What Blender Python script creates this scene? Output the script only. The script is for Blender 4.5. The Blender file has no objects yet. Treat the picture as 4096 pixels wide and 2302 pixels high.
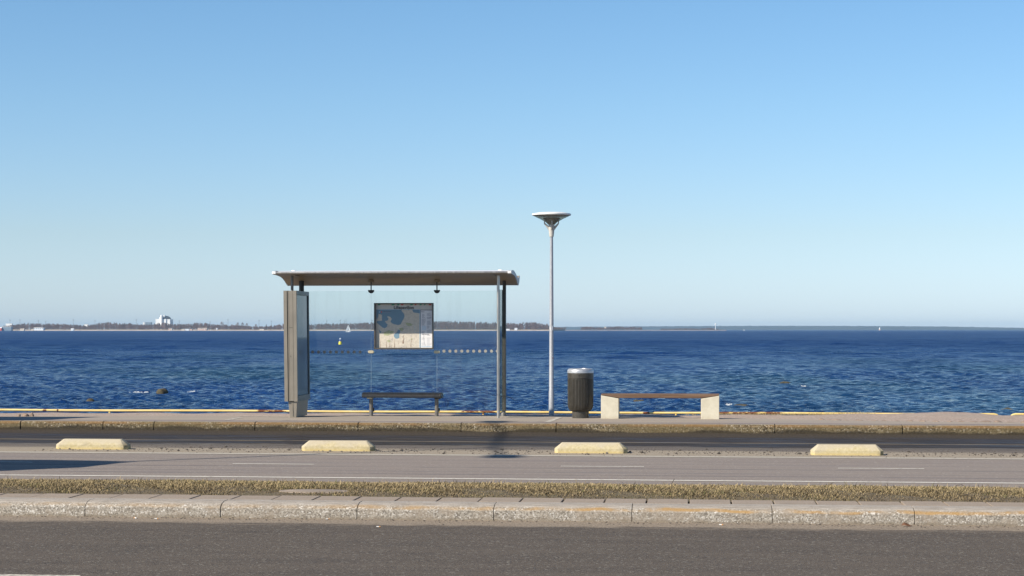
import bpy, math, random
import numpy as np
from mathutils import Vector, Matrix

random.seed(7)
rng = np.random.default_rng(7)
scene = bpy.context.scene
COL = scene.collection
R = math.radians

# ------------------------------------------------------------------ camera model
F = 7400.0                      # focal length in pixels of the 4096-wide photograph
HZ = 1315.0                     # eye-level row
EYE = 1.75
YAW = math.atan(0.1)            # the camera is turned a little to the left of square-on
CA, SA = math.cos(YAW), math.sin(YAW)
P = 0.15                        # pavement level above the road
WATER = -2.2

def ray(px, py):
    u = (px - 2048.0) / F
    w = (HZ - py) / F
    return (-SA + CA * u, CA + SA * u, w)

def on_z(px, py, z):
    d = ray(px, py)
    t = (z - EYE) / d[2]
    return (d[0] * t, d[1] * t, z)

def on_y(px, py, Y):
    d = ray(px, py)
    t = Y / d[1]
    return (d[0] * t, Y, EYE + d[2] * t)

def X_at(px, Y):
    d = ray(px, HZ)
    return Y * d[0] / d[1]

# ------------------------------------------------------------------ node helper
class NT:
    def __init__(self, name):
        self.m = bpy.data.materials.new(name)
        self.m.use_nodes = True
        self.t = self.m.node_tree
        self.t.nodes.clear()
        self.out = self.n('ShaderNodeOutputMaterial')
        self._pos = None
    def n(self, typ, **kw):
        nd = self.t.nodes.new(typ)
        for k, v in kw.items():
            setattr(nd, k, v)
        return nd
    def put(self, sock, v):
        if isinstance(v, bpy.types.NodeSocket):
            self.t.links.new(v, sock)
        elif isinstance(v, (tuple, list)) and len(v) == 3 and sock.type == 'RGBA':
            sock.default_value = (*v, 1)
        else:
            sock.default_value = v
    def pos(self):
        if self._pos is None:
            self._pos = self.n('ShaderNodeNewGeometry').outputs['Position']
        return self._pos
    def obj(self):
        return self.n('ShaderNodeTexCoord').outputs['Object']
    def xyz(self, v=None):
        s = self.n('ShaderNodeSeparateXYZ')
        self.put(s.inputs[0], v or self.pos())
        return s.outputs
    def scale(self, s, v=None):
        mp = self.n('ShaderNodeMapping')
        self.put(mp.inputs['Vector'], v or self.pos())
        mp.inputs['Scale'].default_value = s if isinstance(s, (tuple, list)) else (s, s, s)
        return mp.outputs[0]
    def noise(self, s, detail=4, rough=.55, v=None, dist=0):
        nz = self.n('ShaderNodeTexNoise')
        self.put(nz.inputs['Vector'], self.scale(s, v))
        nz.inputs['Scale'].default_value = 1
        nz.inputs['Detail'].default_value = detail
        nz.inputs['Roughness'].default_value = rough
        nz.inputs['Distortion'].default_value = dist
        return nz.outputs['Fac']
    def vor(self, s, out='Distance', v=None, feature='F1'):
        vn = self.n('ShaderNodeTexVoronoi', feature=feature)
        self.put(vn.inputs['Vector'], self.scale(s, v))
        vn.inputs['Scale'].default_value = 1
        return vn.outputs[out]
    def ramp(self, fac, a, b, lo=0., hi=1.):
        mr = self.n('ShaderNodeMapRange', interpolation_type='SMOOTHSTEP')
        self.put(mr.inputs['Value'], fac)
        mr.inputs['From Min'].default_value = a
        mr.inputs['From Max'].default_value = b
        mr.inputs['To Min'].default_value = lo
        mr.inputs['To Max'].default_value = hi
        return mr.outputs['Result']
    def math(self, op, a, b=0., c=None):
        md = self.n('ShaderNodeMath', operation=op)
        self.put(md.inputs[0], a)
        self.put(md.inputs[1], b)
        if c is not None:
            self.put(md.inputs[2], c)
        return md.outputs[0]
    def band(self, v, lo, hi, soft):
        return self.math('MULTIPLY', self.ramp(v, lo - soft, lo + soft), self.ramp(v, hi - soft, hi + soft, 1., 0.))
    def mix(self, fac, a, b, mode='MIX'):
        mx = self.n('ShaderNodeMix', data_type='RGBA', blend_type=mode)
        self.put(mx.inputs['Factor'], fac)
        self.put(mx.inputs['A'], a) if False else None
        ia = [i for i in mx.inputs if i.name == 'A' and i.type == 'RGBA'][0]
        ib = [i for i in mx.inputs if i.name == 'B' and i.type == 'RGBA'][0]
        self.put(ia, a); self.put(ib, b)
        return [o for o in mx.outputs if o.type == 'RGBA'][0]
    def bump(self, h, strength=.5, dist=.01, normal=None):
        b = self.n('ShaderNodeBump')
        self.put(b.inputs['Height'], h)
        b.inputs['Strength'].default_value = strength
        b.inputs['Distance'].default_value = dist
        if normal is not None:
            self.put(b.inputs['Normal'], normal)
        return b.outputs[0]
    def pbsdf(self, color, rough=.7, metal=0., normal=None, spec=.5, **kw):
        p = self.n('ShaderNodeBsdfPrincipled')
        self.put(p.inputs['Base Color'], color)
        self.put(p.inputs['Roughness'], rough)
        self.put(p.inputs['Metallic'], metal)
        self.put(p.inputs['Specular IOR Level'], spec)
        for k, v in kw.items():
            self.put(p.inputs[k], v)
        if normal is not None:
            self.put(p.inputs['Normal'], normal)
        return p.outputs[0]
    def done(self, sh, vol=None):
        if sh is not None:
            self.t.links.new(sh, self.out.inputs['Surface'])
        if vol is not None:
            self.t.links.new(vol, self.out.inputs['Volume'])
        return self.m

def simple(name, col, rough=.6, metal=0., var=.25, scale=8, fine=0, bump=0., bs=60, spec=.5, stretch=(1, 1, 1), streak=0.):
    """painted / metal / stone surface with soft variation, optional fine grain and grime streaks"""
    t = NT(name)
    s = tuple(scale * k for k in stretch)
    f = t.noise(s, 6, .6, t.obj())
    dark = tuple(c * (1 - var) for c in col)
    lite = tuple(min(1, c * (1 + var)) for c in col)
    c = t.mix(t.ramp(f, .3, .7), dark, lite)
    if fine:
        g = t.noise(fine, 2, .7, t.obj())
        c = t.mix(t.ramp(g, .35, .65, 0, .5), c, dark)
    if streak:
        g = t.noise((30, 30, 1.2), 4, .6, t.obj())
        c = t.mix(t.ramp(g, .5, .75, 0, streak), c, tuple(k * .45 for k in col))
    nrm = t.bump(t.noise(bs, 4, .6, t.obj()), bump, .004) if bump else None
    rv = t.ramp(f, .2, .8, rough * .85, min(1, rough * 1.15))
    return t.done(t.pbsdf(c, rv, metal, nrm, spec))

# ------------------------------------------------------------------ mesh helper
class MB:
    def __init__(self):
        self.v = []; self.f = []; self.sm = []
    def add(self, vs, fs, smooth=False):
        o = len(self.v)
        self.v += [tuple(map(float, p)) for p in vs]
        for q in fs:
            self.f.append(tuple(i + o for i in q)); self.sm.append(smooth)
        return self
    def box(self, x0, x1, y0, y1, z0, z1):
        vs = [(x, y, z) for z in (z0, z1) for y in (y0, y1) for x in (x0, x1)]
        return self.add(vs, [(0, 2, 3, 1), (4, 5, 7, 6), (0, 1, 5, 4), (2, 6, 7, 3), (0, 4, 6, 2), (1, 3, 7, 5)])
    def hexa(self, pts):
        """8 points: bottom ring (ccw from above) then top ring"""
        return self.add(pts, [(3, 2, 1, 0), (4, 5, 6, 7), (0, 1, 5, 4), (1, 2, 6, 5), (2, 3, 7, 6), (3, 0, 4, 7)])
    def tube(self, pts, r, n=16, caps=True, smooth=True):
        pts = [Vector(p) for p in pts]
        rs = r if isinstance(r, (list, tuple)) else [r] * len(pts)
        o = []
        up0 = None
        for i, p in enumerate(pts):
            a = pts[max(0, i - 1)]; b = pts[min(len(pts) - 1, i + 1)]
            d = (b - a).normalized()
            if up0 is None:
                up0 = Vector((0, 0, 1)) if abs(d.z) < .9 else Vector((1, 0, 0))
            s = d.cross(up0).normalized(); u = s.cross(d).normalized(); up0 = u
            for k in range(n):
                t = 2 * math.pi * k / n
                o.append(p + (s * math.cos(t) + u * math.sin(t)) * rs[i])
        fs = []
        for i in range(len(pts) - 1):
            for k in range(n):
                k2 = (k + 1) % n
                fs.append((i * n + k, i * n + k2, (i + 1) * n + k2, (i + 1) * n + k))
        self.add(o, fs, smooth)
        if caps:
            self.add(o[:n], [tuple(range(n - 1, -1, -1))]); self.add(o[-n:], [tuple(range(n))])
        return self
    def lathe(self, cx, cy, prof, n=32, mod=None, smooth=True):
        vs = []
        for j, (r, z) in enumerate(prof):
            for k in range(n):
                t = 2 * math.pi * k / n
                rr = r if mod is None else r * mod(t, j)
                vs.append((cx + rr * math.cos(t), cy + rr * math.sin(t), z))
        fs = []
        for j in range(len(prof) - 1):
            for k in range(n):
                k2 = (k + 1) % n
                fs.append((j * n + k, j * n + k2, (j + 1) * n + k2, (j + 1) * n + k))
        self.add(vs, fs, smooth)
        if prof[0][0] > 1e-6: self.add(vs[:n], [tuple(range(n - 1, -1, -1))])
        if prof[-1][0] > 1e-6: self.add(vs[-n:], [tuple(range(n))])
        return self
    def prism_x(self, prof, x0, x1, smooth=False):
        """closed (y,z) outline extruded along x"""
        n = len(prof)
        vs = [(x0, y, z) for y, z in prof] + [(x1, y, z) for y, z in prof]
        self.add(vs, [(i, (i + 1) % n, n + (i + 1) % n, n + i) for i in range(n)], smooth)
        self.add(vs[:n], [tuple(range(n - 1, -1, -1))]); self.add(vs[n:], [tuple(range(n))])
        return self
    def poly(self, pts):
        return self.add(pts, [tuple(range(len(pts)))])
    def build(self, name, mat, parent=None, bevel=0, seg=2, sharp=35):
        me = bpy.data.meshes.new(name)
        off = Vector(WL.get(parent.name, (0, 0, 0))) if parent else Vector((0, 0, 0))
        me.from_pydata([tuple(Vector(p) - off) for p in self.v], [], self.f)
        me.polygons.foreach_set('use_smooth', self.sm)
        me.update()
        import bmesh
        bm = bmesh.new(); bm.from_mesh(me)
        bmesh.ops.remove_doubles(bm, verts=bm.verts, dist=1e-5)
        bmesh.ops.recalc_face_normals(bm, faces=bm.faces)
        bm.to_mesh(me); bm.free()
        if any(self.sm):
            me.set_sharp_from_angle(angle=R(sharp))
        me.materials.append(mat)
        o = bpy.data.objects.new(name, me)
        COL.objects.link(o)
        if parent:
            o.parent = parent
            WL[o.name] = WL.get(parent.name, (0, 0, 0))
        if bevel:
            b = o.modifiers.new('bevel', 'BEVEL'); b.width = bevel; b.segments = seg; b.limit_method = 'ANGLE'; b.angle_limit = R(40)
        return o

WL = {}
def tag(o, label, cat, group=None):
    o['label'] = label; o['category'] = cat
    if group: o['group'] = group
    return o
def empty(name, loc, label, cat, group=None):
    o = bpy.data.objects.new(name, None); COL.objects.link(o)
    o.location = loc; o.empty_display_size = .2
    WL[o.name] = tuple(loc)
    return tag(o, label, cat, group)
def struct(o):
    o['kind'] = 'structure'; return o
def stuff(o):
    o['kind'] = 'stuff'; return o

def np_mesh(name, verts, faces, mat, smooth=False):
    """fast mesh from numpy arrays, faces all of one size"""
    me = bpy.data.meshes.new(name)
    k = faces.shape[1]
    me.vertices.add(len(verts)); me.vertices.foreach_set('co', verts.astype(np.float32).ravel())
    me.loops.add(faces.size); me.loops.foreach_set('vertex_index', faces.astype(np.int32).ravel())
    me.polygons.add(len(faces)); me.polygons.foreach_set('loop_start', np.arange(0, faces.size, k, dtype=np.int32))
    me.update(calc_edges=True)
    if smooth: me.polygons.foreach_set('use_smooth', np.ones(len(faces), dtype=bool))
    me.materials.append(mat)
    o = bpy.data.objects.new(name, me); COL.objects.link(o)
    return o

# ------------------------------------------------------------------ render, camera, sky, sun
scene.render.engine = 'CYCLES'
scene.cycles.use_denoising = True
scene.cycles.sample_clamp_direct = 6
scene.cycles.sample_clamp_indirect = 4
scene.cycles.max_bounces = 8
scene.cycles.transparent_max_bounces = 24
scene.cycles.volume_bounces = 0
scene.view_settings.view_transform = 'Standard'
scene.view_settings.look = 'None'
scene.view_settings.exposure = 0.46
scene.view_settings.gamma = 1

cam = bpy.data.cameras.new('camera')
cam_o = bpy.data.objects.new('camera', cam); COL.objects.link(cam_o)
cam_o.location = (0, 0, EYE)
cam_o.rotation_euler = (R(90), 0, YAW)
cam.sensor_width = 36
cam.lens = 36 * F / 4096
cam.shift_y = (HZ - 1151) / 4096
cam.clip_start = .1; cam.clip_end = 80000
scene.camera = cam_o

SUN = Vector((1.12, .86, -1.0)).normalized()       # the way the light travels
sun = bpy.data.lights.new('sun', 'SUN')
sun.energy = 5.0; sun.angle = R(.53); sun.color = (1, .91, .78)
sun_o = bpy.data.objects.new('sun', sun); COL.objects.link(sun_o)
sun_o.rotation_euler = SUN.to_track_quat('-Z', 'Y').to_euler()
sun_o.location = (-20, -20, 30)

w = bpy.data.worlds.new('World'); scene.world = w; w.use_nodes = True
wt = w.node_tree; wt.nodes.clear()
wo = wt.nodes.new('ShaderNodeOutputWorld'); bg = wt.nodes.new('ShaderNodeBackground')
sk = wt.nodes.new('ShaderNodeTexSky'); sk.sky_type = 'NISHITA'; sk.sun_disc = False
sk.sun_elevation = math.asin(-SUN.z)
sk.sun_rotation = math.atan2(-SUN.x, -SUN.y)
sk.altitude = 0; sk.air_density = 1.0; sk.dust_density = .3; sk.ozone_density = 2.0
bg.inputs['Strength'].default_value = .107
# a clear northern spring sky: cooler than the stock one, a little more blue in the low haze
tc = wt.nodes.new('ShaderNodeTexCoord'); sz = wt.nodes.new('ShaderNodeSeparateXYZ'); cr = wt.nodes.new('ShaderNodeValToRGB'); mm = wt.nodes.new('ShaderNodeMix')
mm.data_type = 'RGBA'; mm.blend_type = 'MULTIPLY'; mm.inputs['Factor'].default_value = 1
wt.links.new(tc.outputs['Generated'], sz.inputs[0]); wt.links.new(sz.outputs[2], cr.inputs[0])
el = cr.color_ramp.elements
el[0].position = 0.0; el[0].color = (.675, .855, 1.32, 1)
el[1].position = .05; el[1].color = (.665, .775, .99, 1)
e = cr.color_ramp.elements.new(.12); e.color = (.62, .79, .96, 1)
e = cr.color_ramp.elements.new(.20); e.color = (.565, .78, .935, 1)
e = cr.color_ramp.elements.new(.45); e.color = (.44, .60, .74, 1)
e = cr.color_ramp.elements.new(1.0); e.color = (.36, .50, .64, 1)
wt.links.new(sk.outputs[0], [i for i in mm.inputs if i.name == 'A' and i.type == 'RGBA'][0]); wt.links.new(cr.outputs[0], [i for i in mm.inputs if i.name == 'B' and i.type == 'RGBA'][0])
wt.links.new([o for o in mm.outputs if o.type == 'RGBA'][0], bg.inputs['Color']); wt.links.new(bg.outputs[0], wo.inputs['Surface'])

# ------------------------------------------------------------------ materials
def asphalt_near():
    t = NT('asphalt_dark')
    x, y, z = t.xyz()
    f = t.noise(150, 3, .7)
    c = t.mix(t.ramp(f, .32, .68), (.051, .042, .034), (.136, .113, .090))
    st = t.vor(55, 'Color')
    sx = t.n('ShaderNodeSeparateColor'); t.put(sx.inputs[0], st)
    c = t.mix(t.ramp(sx.outputs[0], .9, .97, 0, .6), c, (.25, .235, .20))
    c = t.mix(t.ramp(sx.outputs[1], .86, .95, 0, .6), c, (.03, .028, .03))
    big = t.noise((.5, 3.2, 1), 5, .6)
    c = t.mix(t.ramp(big, .35, .7, 0, .32), c, (.14, .115, .09))
    blot = t.noise((1.2, 2.5, 1), 5, .65)
    c = t.mix(t.ramp(blot, .55, .75, 0, .4), c, (.04, .037, .036))
    edge = t.math('ADD', y, t.ramp(t.noise((2.2, 6, 1), 5, .65), .2, .8, -.16, .16))
    dust = t.ramp(edge, 16.27, 16.5)
    dn = t.mix(t.ramp(t.noise((30, 50, 30), 4, .75), .35, .7), (.17, .135, .098), (.36, .30, .235))
    c = t.mix(dust, c, dn)
    lit = t.ramp(t.noise(60, 2, .6), .72, .8)
    c = t.mix(t.math('MULTIPLY', lit, t.band(y, 16.5, 16.9, .08)), c, (.09, .05, .03))
    h = t.math('ADD', t.vor(70), t.math('MULTIPLY', f, .6))
    return t.done(t.pbsdf(c, .9, 0, t.bump(h, .55, .006), .25))
def asphalt_cycle():
    t = NT('asphalt_pale')
    x, y, z = t.xyz()
    f = t.noise(120, 3, .7)
    c = t.mix(t.ramp(f, .3, .7), (.160, .133, .116), (.290, .245, .213))
    st = t.n('ShaderNodeSeparateColor'); t.put(st.inputs[0], t.vor(45, 'Color'))
    c = t.mix(t.ramp(st.outputs[0], .9, .97, 0, .5), c, (.42, .39, .34))
    big = t.noise((.12, 5, 1), 5, .6)
    c = t.mix(t.ramp(big, .4, .65, 0, .5), c, (.275, .235, .195))
    c = t.mix(t.ramp(t.noise((.25, 2.2, 1), 4, .6), .5, .75, 0, .35), c, (.155, .14, .15))
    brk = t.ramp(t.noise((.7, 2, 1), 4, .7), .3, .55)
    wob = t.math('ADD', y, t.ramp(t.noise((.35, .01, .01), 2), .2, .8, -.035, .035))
    for yy, hw, k in ((24.55, .035, .45), (23.28, .05, .55), (22.62, .03, .5), (22.18, .04, .6), (24.0, .02, .25)):  # thin dark lines: overhead cable shadows painted into the asphalt colour
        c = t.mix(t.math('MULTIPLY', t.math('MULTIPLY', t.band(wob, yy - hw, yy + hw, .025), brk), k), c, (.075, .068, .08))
    # sand blown in from the edge
    e = t.math('ADD', y, t.ramp(t.noise((.8, 4, 1), 5, .6), .2, .8, -.12, .12))
    c = t.mix(t.ramp(e, 25.3, 25.6, 0, .6), c, (.33, .29, .235))
    return t.done(t.pbsdf(c, .85, 0, t.bump(t.math('ADD', t.vor(60), f), .4, .005), .3))
def asphalt_bay():
    t = NT('asphalt_wet_bay')
    x, y, z = t.xyz()
    n1 = t.noise((.35, 3.5, 1), 6, .65)
    yy = t.math('ADD', y, t.ramp(n1, .2, .8, -.28, .28))
    grit = t.noise((70, 40, 70), 3, .7)
    sand = t.mix(t.ramp(grit, .3, .7), (.22, .182, .138), (.38, .325, .25))
    damp = t.mix(t.ramp(t.noise((40, 25, 40), 4, .7), .3, .7), (.075, .062, .054), (.19, .165, .14))
    wet = t.mix(t.ramp(t.noise((1.2, 9, 1), 5, .6), .35, .7), (.024, .019, .016), (.058, .046, .037))
    c = t.mix(t.ramp(yy, 26.55, 27.0), sand, damp)
    k = t.ramp(yy, 27.35, 27.75)
    c = t.mix(k, c, wet)
    # drier, silty streaks
    s1 = t.math('MULTIPLY', t.band(yy, 27.55, 27.72, .05), t.ramp(t.noise((3, 20, 1), 4, .7), .35, .6))
    c = t.mix(t.math('MULTIPLY', s1, .75), c, (.20, .175, .14))
    wy = t.math('ADD', y, t.ramp(t.noise((.25, .01, 1), 3), .2, .8, -.06, .06))
    s2 = t.math('MULTIPLY', t.band(wy, 28.62, 28.72, .03), t.ramp(t.noise((1.5, 3, 1), 4, .7), .3, .5))
    c = t.mix(t.math('MULTIPLY', s2, .7), c, (.30, .24, .15))
    silt = t.ramp(yy, 29.9, 30.6)
    c = t.mix(silt, c, t.mix(t.ramp(t.noise((22, 16, 1), 4, .7), .35, .7), (.032, .025, .018), (.085, .067, .046)))
    wetness = t.math('MULTIPLY', k, t.math('SUBTRACT', 1., silt))
    wm = t.math('MULTIPLY', wetness, t.ramp(t.noise((.5, 6, 1), 5, .6), .35, .6))
    rough = t.math('SUBTRACT', .95, t.math('MULTIPLY', wm, .45))
    h = t.noise(60, 4, .7)
    return t.done(t.pbsdf(c, rough, 0, t.bump(h, .5, .008), .2))
def paving_mat():
    t = NT('asphalt_pavement')
    x, y, z = t.xyz()
    f = t.noise(90, 3, .7)
    c = t.mix(t.ramp(f, .3, .7), (.275, .232, .182), (.375, .318, .255))
    c = t.mix(t.ramp(t.noise((.3, 3, 1), 5, .6), .4, .7, 0, .5), c, (.245, .215, .20))
    c = t.mix(t.ramp(t.noise((2, 9, 1), 5, .65), .58, .75, 0, .4), c, (.40, .37, .33))
    wy = t.math('ADD', y, t.ramp(t.noise((.6, .01, 1), 3), .2, .8, -.02, .02))
    c = t.mix(t.math('MULTIPLY', t.band(wy, 31.66, 31.95, .06), t.ramp(t.noise((1, 5, 1), 4), .3, .6, .2, .8)), c, (.20, .16, .165))
    c = t.mix(t.math('MULTIPLY', t.band(wy, 31.60, 31.66, .02), .85), c, (.035, .03, .03))
    return t.done(t.pbsdf(c, .9, 0, t.bump(f, .3, .004), .3))
def gravel_mat():
    t = NT('pink_gravel')
    st = t.n('ShaderNodeSeparateColor'); t.put(st.inputs[0], t.vor(38, 'Color'))
    c = t.mix(st.outputs[0], (.25, .185, .145), (.48, .385, .32))
    c = t.mix(t.ramp(t.noise((.5, 2, 1), 5, .6), .45, .7, 0, .55), c, (.33, .29, .24))
    c = t.mix(t.ramp(t.noise((1.5, 4, 1), 6, .7), .64, .74, 0, .8), c, (.13, .11, .075))
    return t.done(t.pbsdf(c, .95, 0, t.bump(t.vor(38), .5, .01), .2))
def soil_mat():
    t = NT('dry_turf_soil')
    x, y, z = t.xyz()
    f = t.noise(26, 5, .7)
    c = t.mix(t.ramp(f, .3, .7), (.085, .066, .044), (.225, .18, .12))
    c = t.mix(t.ramp(t.noise(4, 4), .45, .65, 0, .6), c, (.16, .14, .075))
    c = t.mix(t.ramp(y, 20.3, 20.6), c, (.20, .175, .14))
    return t.done(t.pbsdf(c, .95, 0, t.bump(f, .8, .02), .2))
def granite_near():
    t = NT('granite_pale')
    x, y, z = t.xyz()
    st = t.n('ShaderNodeSeparateColor'); t.put(st.inputs[0], t.vor(85, 'Color'))
    c = t.mix(st.outputs[0], (.155, .135, .11), (.44, .40, .34))
    c = t.mix(t.ramp(st.outputs[1], .86, .94), c, (.60, .57, .52))
    c = t.mix(t.ramp(t.noise(5, 5, .65), .42, .66, 0, .7), c, (.30, .25, .195))
    top = t.ramp(z, .104, .132)
    topc = t.mix(t.ramp(t.noise((5, 40, 30), 5, .7), .35, .65), (.26, .225, .185), (.43, .385, .33))
    c = t.mix(t.math('MULTIPLY', top, .85), c, topc)
    och = t.math('MULTIPLY', t.band(t.math('ADD', z, t.ramp(t.noise((3, 3, 3), 3), .2, .8, -.012, .012)), .092, .116, .008),
                 t.math('MULTIPLY', t.ramp(x, -4.2, -1.0, .35, 1.), t.ramp(t.noise((2.2, 1, 6), 4, .7), .35, .6)))
    c = t.mix(t.math('MULTIPLY', och, .85), c, (.36, .215, .075))
    dirt = t.math('MULTIPLY', t.ramp(z, .005, .035, 1, 0), t.ramp(t.noise((6, 6, 20), 4, .7), .3, .65))
    c = t.mix(t.math('MULTIPLY', dirt, .9), c, (.21, .175, .13))
    return t.done(t.pbsdf(c, .8, 0, t.bump(t.noise(55, 4, .7), .6, .008), .3))
def granite_far():
    t = NT('granite_mossy')
    x, y, z = t.xyz()
    st = t.n('ShaderNodeSeparateColor'); t.put(st.inputs[0], t.vor(48, 'Color'))
    c = t.mix(st.outputs[0], (.045, .034, .018), (.245, .195, .115))
    c = t.mix(t.ramp(st.outputs[1], .87, .95, 0, .8), c, (.42, .37, .29))
    c = t.mix(t.ramp(t.noise((1.1, 1, 4), 5, .6), .42, .62, 0, .55), c, (.15, .115, .055))
    och = t.math('MULTIPLY', t.ramp(z, .085, .12), t.ramp(t.noise((1.3, 1, 5), 4, .7), .34, .6))
    c = t.mix(t.math('MULTIPLY', och, .6), c, (.23, .125, .045))
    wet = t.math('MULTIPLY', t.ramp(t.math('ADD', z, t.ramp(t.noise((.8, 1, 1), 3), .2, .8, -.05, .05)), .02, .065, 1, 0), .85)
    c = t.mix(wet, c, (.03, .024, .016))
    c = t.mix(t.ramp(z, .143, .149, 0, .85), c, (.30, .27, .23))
    return t.done(t.pbsdf(c, .8, 0, t.bump(t.noise(40, 4, .7), .9, .012), .3))
def slab_mat():
    t = NT('concrete_slabs')
    f = t.noise(55, 4, .7)
    c = t.mix(t.ramp(f, .3, .7), (.25, .20, .155), (.35, .287, .225))
    c = t.mix(t.ramp(t.noise((3, 8, 1), 5, .65), .5, .72, 0, .6), c, (.20, .165, .13))
    c = t.mix(t.ramp(t.noise(42, 2, .6), .7, .78, 0, .7), c, (.13, .095, .065))
    return t.done(t.pbsdf(c, .9, 0, t.bump(f, .4, .004), .3))
def paint_mat(name, col, wear, under):
    t = NT(name)
    f = t.noise((14, 22, 10), 5, .72)
    c = t.mix(t.ramp(f, wear, wear + .14), under, col)
    return t.done(t.pbsdf(c, .8, 0, t.bump(t.noise(70, 3), .3, .003), .3))
def stop_mat():
    t = NT('yellow_concrete')
    x, y, z = t.xyz(t.obj())
    o = t.pos()
    f = t.noise(26, 5, .7, o)
    c = t.mix(t.ramp(f, .3, .7), (.42, .35, .19), (.54, .47, .30))
    worn = t.ramp(t.math('ADD', z, t.ramp(t.noise((5, 5, 5), 4, .6, o), .2, .8, -.05, .05)), .04, .13)
    c = t.mix(t.math('MULTIPLY', worn, .75), c, (.45, .395, .30))
    c = t.mix(t.ramp(z, .0, .05, .55, 0), c, (.56, .42, .14))
    c = t.mix(t.ramp(t.noise(75, 2, .5, o), .68, .76, 0, .8), c, (.14, .115, .08))
    c = t.mix(t.ramp(t.noise((4, 4, 9), 5, .7, o), .56, .72, 0, .5), c, (.27, .23, .165))
    c = t.mix(t.math('MULTIPLY', t.ramp(x, .36, .49), t.ramp(t.noise((9, 9, 9), 4, .7, o), .42, .62, 0, .55)), c, (.10, .085, .06))
    return t.done(t.pbsdf(c, .85, 0, t.bump(t.noise(60, 4, .7, o), .5, .006), .3))
def rail_mat():
    t = NT('yellow_paint_rust')
    x, y, z = t.xyz()
    f = t.noise((3, 8, 8), 5, .7)
    c = t.mix(t.ramp(f, .3, .7), (.72, .51, .16), (.80, .63, .27))
    spots = None
    for px, half in ((1918, 70), (2586, 14), (2930, 70), (3040, 90), (180, 8), (232, 4), (1080, 60), (2000, 10)):
        cx = X_at(px, 38.3); hw = half / F * 38.3
        b = t.band(x, cx - hw, cx + hw, hw * .3 + .01)
        spots = b if spots is None else t.math('MAXIMUM', spots, b)
    rz = t.noise((5, 14, 22), 5, .75)
    m = t.math('MULTIPLY', t.ramp(t.math('ADD', rz, t.math('MULTIPLY', spots, .22)), .62, .70), t.ramp(spots, .05, .3, .12, 1))
    c = t.mix(m, c, t.mix(rz, (.09, .028, .012), (.22, .075, .025)))
    return t.done(t.pbsdf(c, t.math('ADD', .4, t.math('MULTIPLY', m, .5)), 0, t.bump(t.noise(40, 3), .2, .003), .45))
def wood_mat():
    t = NT('brown_wood')
    o = t.obj()
    g = t.noise((1.3, 26, 34), 6, .6, o, .3)
    c = t.mix(t.ramp(g, .3, .7), (.105, .060, .037), (.195, .120, .073))
    c = t.mix(t.ramp(t.noise((.8, 3, 3), 4, .6, o), .55, .75, 0, .4), c, (.25, .16, .105))
    return t.done(t.pbsdf(c, .6, 0, t.bump(g, .2, .003), .4))
def white_conc():
    t = NT('white_concrete')
    o = t.obj()
    f = t.noise(7, 6, .6, o)
    c = t.mix(t.ramp(f, .3, .7), (.54, .495, .385), (.64, .595, .475))
    x, y, z = t.xyz(o)
    c = t.mix(t.math('MULTIPLY', t.ramp(z, .0, .07, 1, 0), t.ramp(t.noise((6, 6, 18), 4, .6, o), .4, .65, 0, .45)), c, (.40, .33, .22))
    c = t.mix(t.ramp(t.noise(34, 3, .6, o), .66, .74, 0, .55), c, (.27, .22, .15))
    return t.done(t.pbsdf(c, .85, 0, t.bump(t.noise(50, 4, .6, o), .25, .003), .3))
def glass_mat():
    t = NT('clear_glass')
    tr = t.n('ShaderNodeBsdfTransparent'); t.put(tr.inputs[0], (.945, .972, .968))
    gl = t.n('ShaderNodeBsdfGlossy'); gl.inputs['Roughness'].default_value = .02
    t.put(gl.inputs[0], (.9, .95, .95))
    df = t.n('ShaderNodeBsdfDiffuse'); t.put(df.inputs[0], (.55, .6, .6))
    fr = t.n('ShaderNodeFresnel'); fr.inputs[0].default_value = 1.25
    m1 = t.n('ShaderNodeMixShader'); t.put(m1.inputs[0], fr.outputs[0]); t.t.links.new(tr.outputs[0], m1.inputs[1]); t.t.links.new(gl.outputs[0], m1.inputs[2])
    # thin film of salt dirt, heavier in drips
    dirt = t.ramp(t.noise((9, 9, .7), 5, .65), .45, .8, .008, .05)
    m2 = t.n('ShaderNodeMixShader'); t.put(m2.inputs[0], dirt); t.t.links.new(m1.outputs[0], m2.inputs[1]); t.t.links.new(df.outputs[0], m2.inputs[2])
    return t.done(m2.outputs[0])
def bowl_mat():
    t = NT('lamp_bowl_glass')
    tr = t.n('ShaderNodeBsdfTransparent'); t.put(tr.inputs[0], (.80, .80, .74))
    pr = t.pbsdf((.34, .33, .28), .12, 0, None, .6)
    m = t.n('ShaderNodeMixShader'); m.inputs[0].default_value = .5
    t.t.links.new(tr.outputs[0], m.inputs[1]); t.t.links.new(pr, m.inputs[2])
    return t.done(m.outputs[0])
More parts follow.
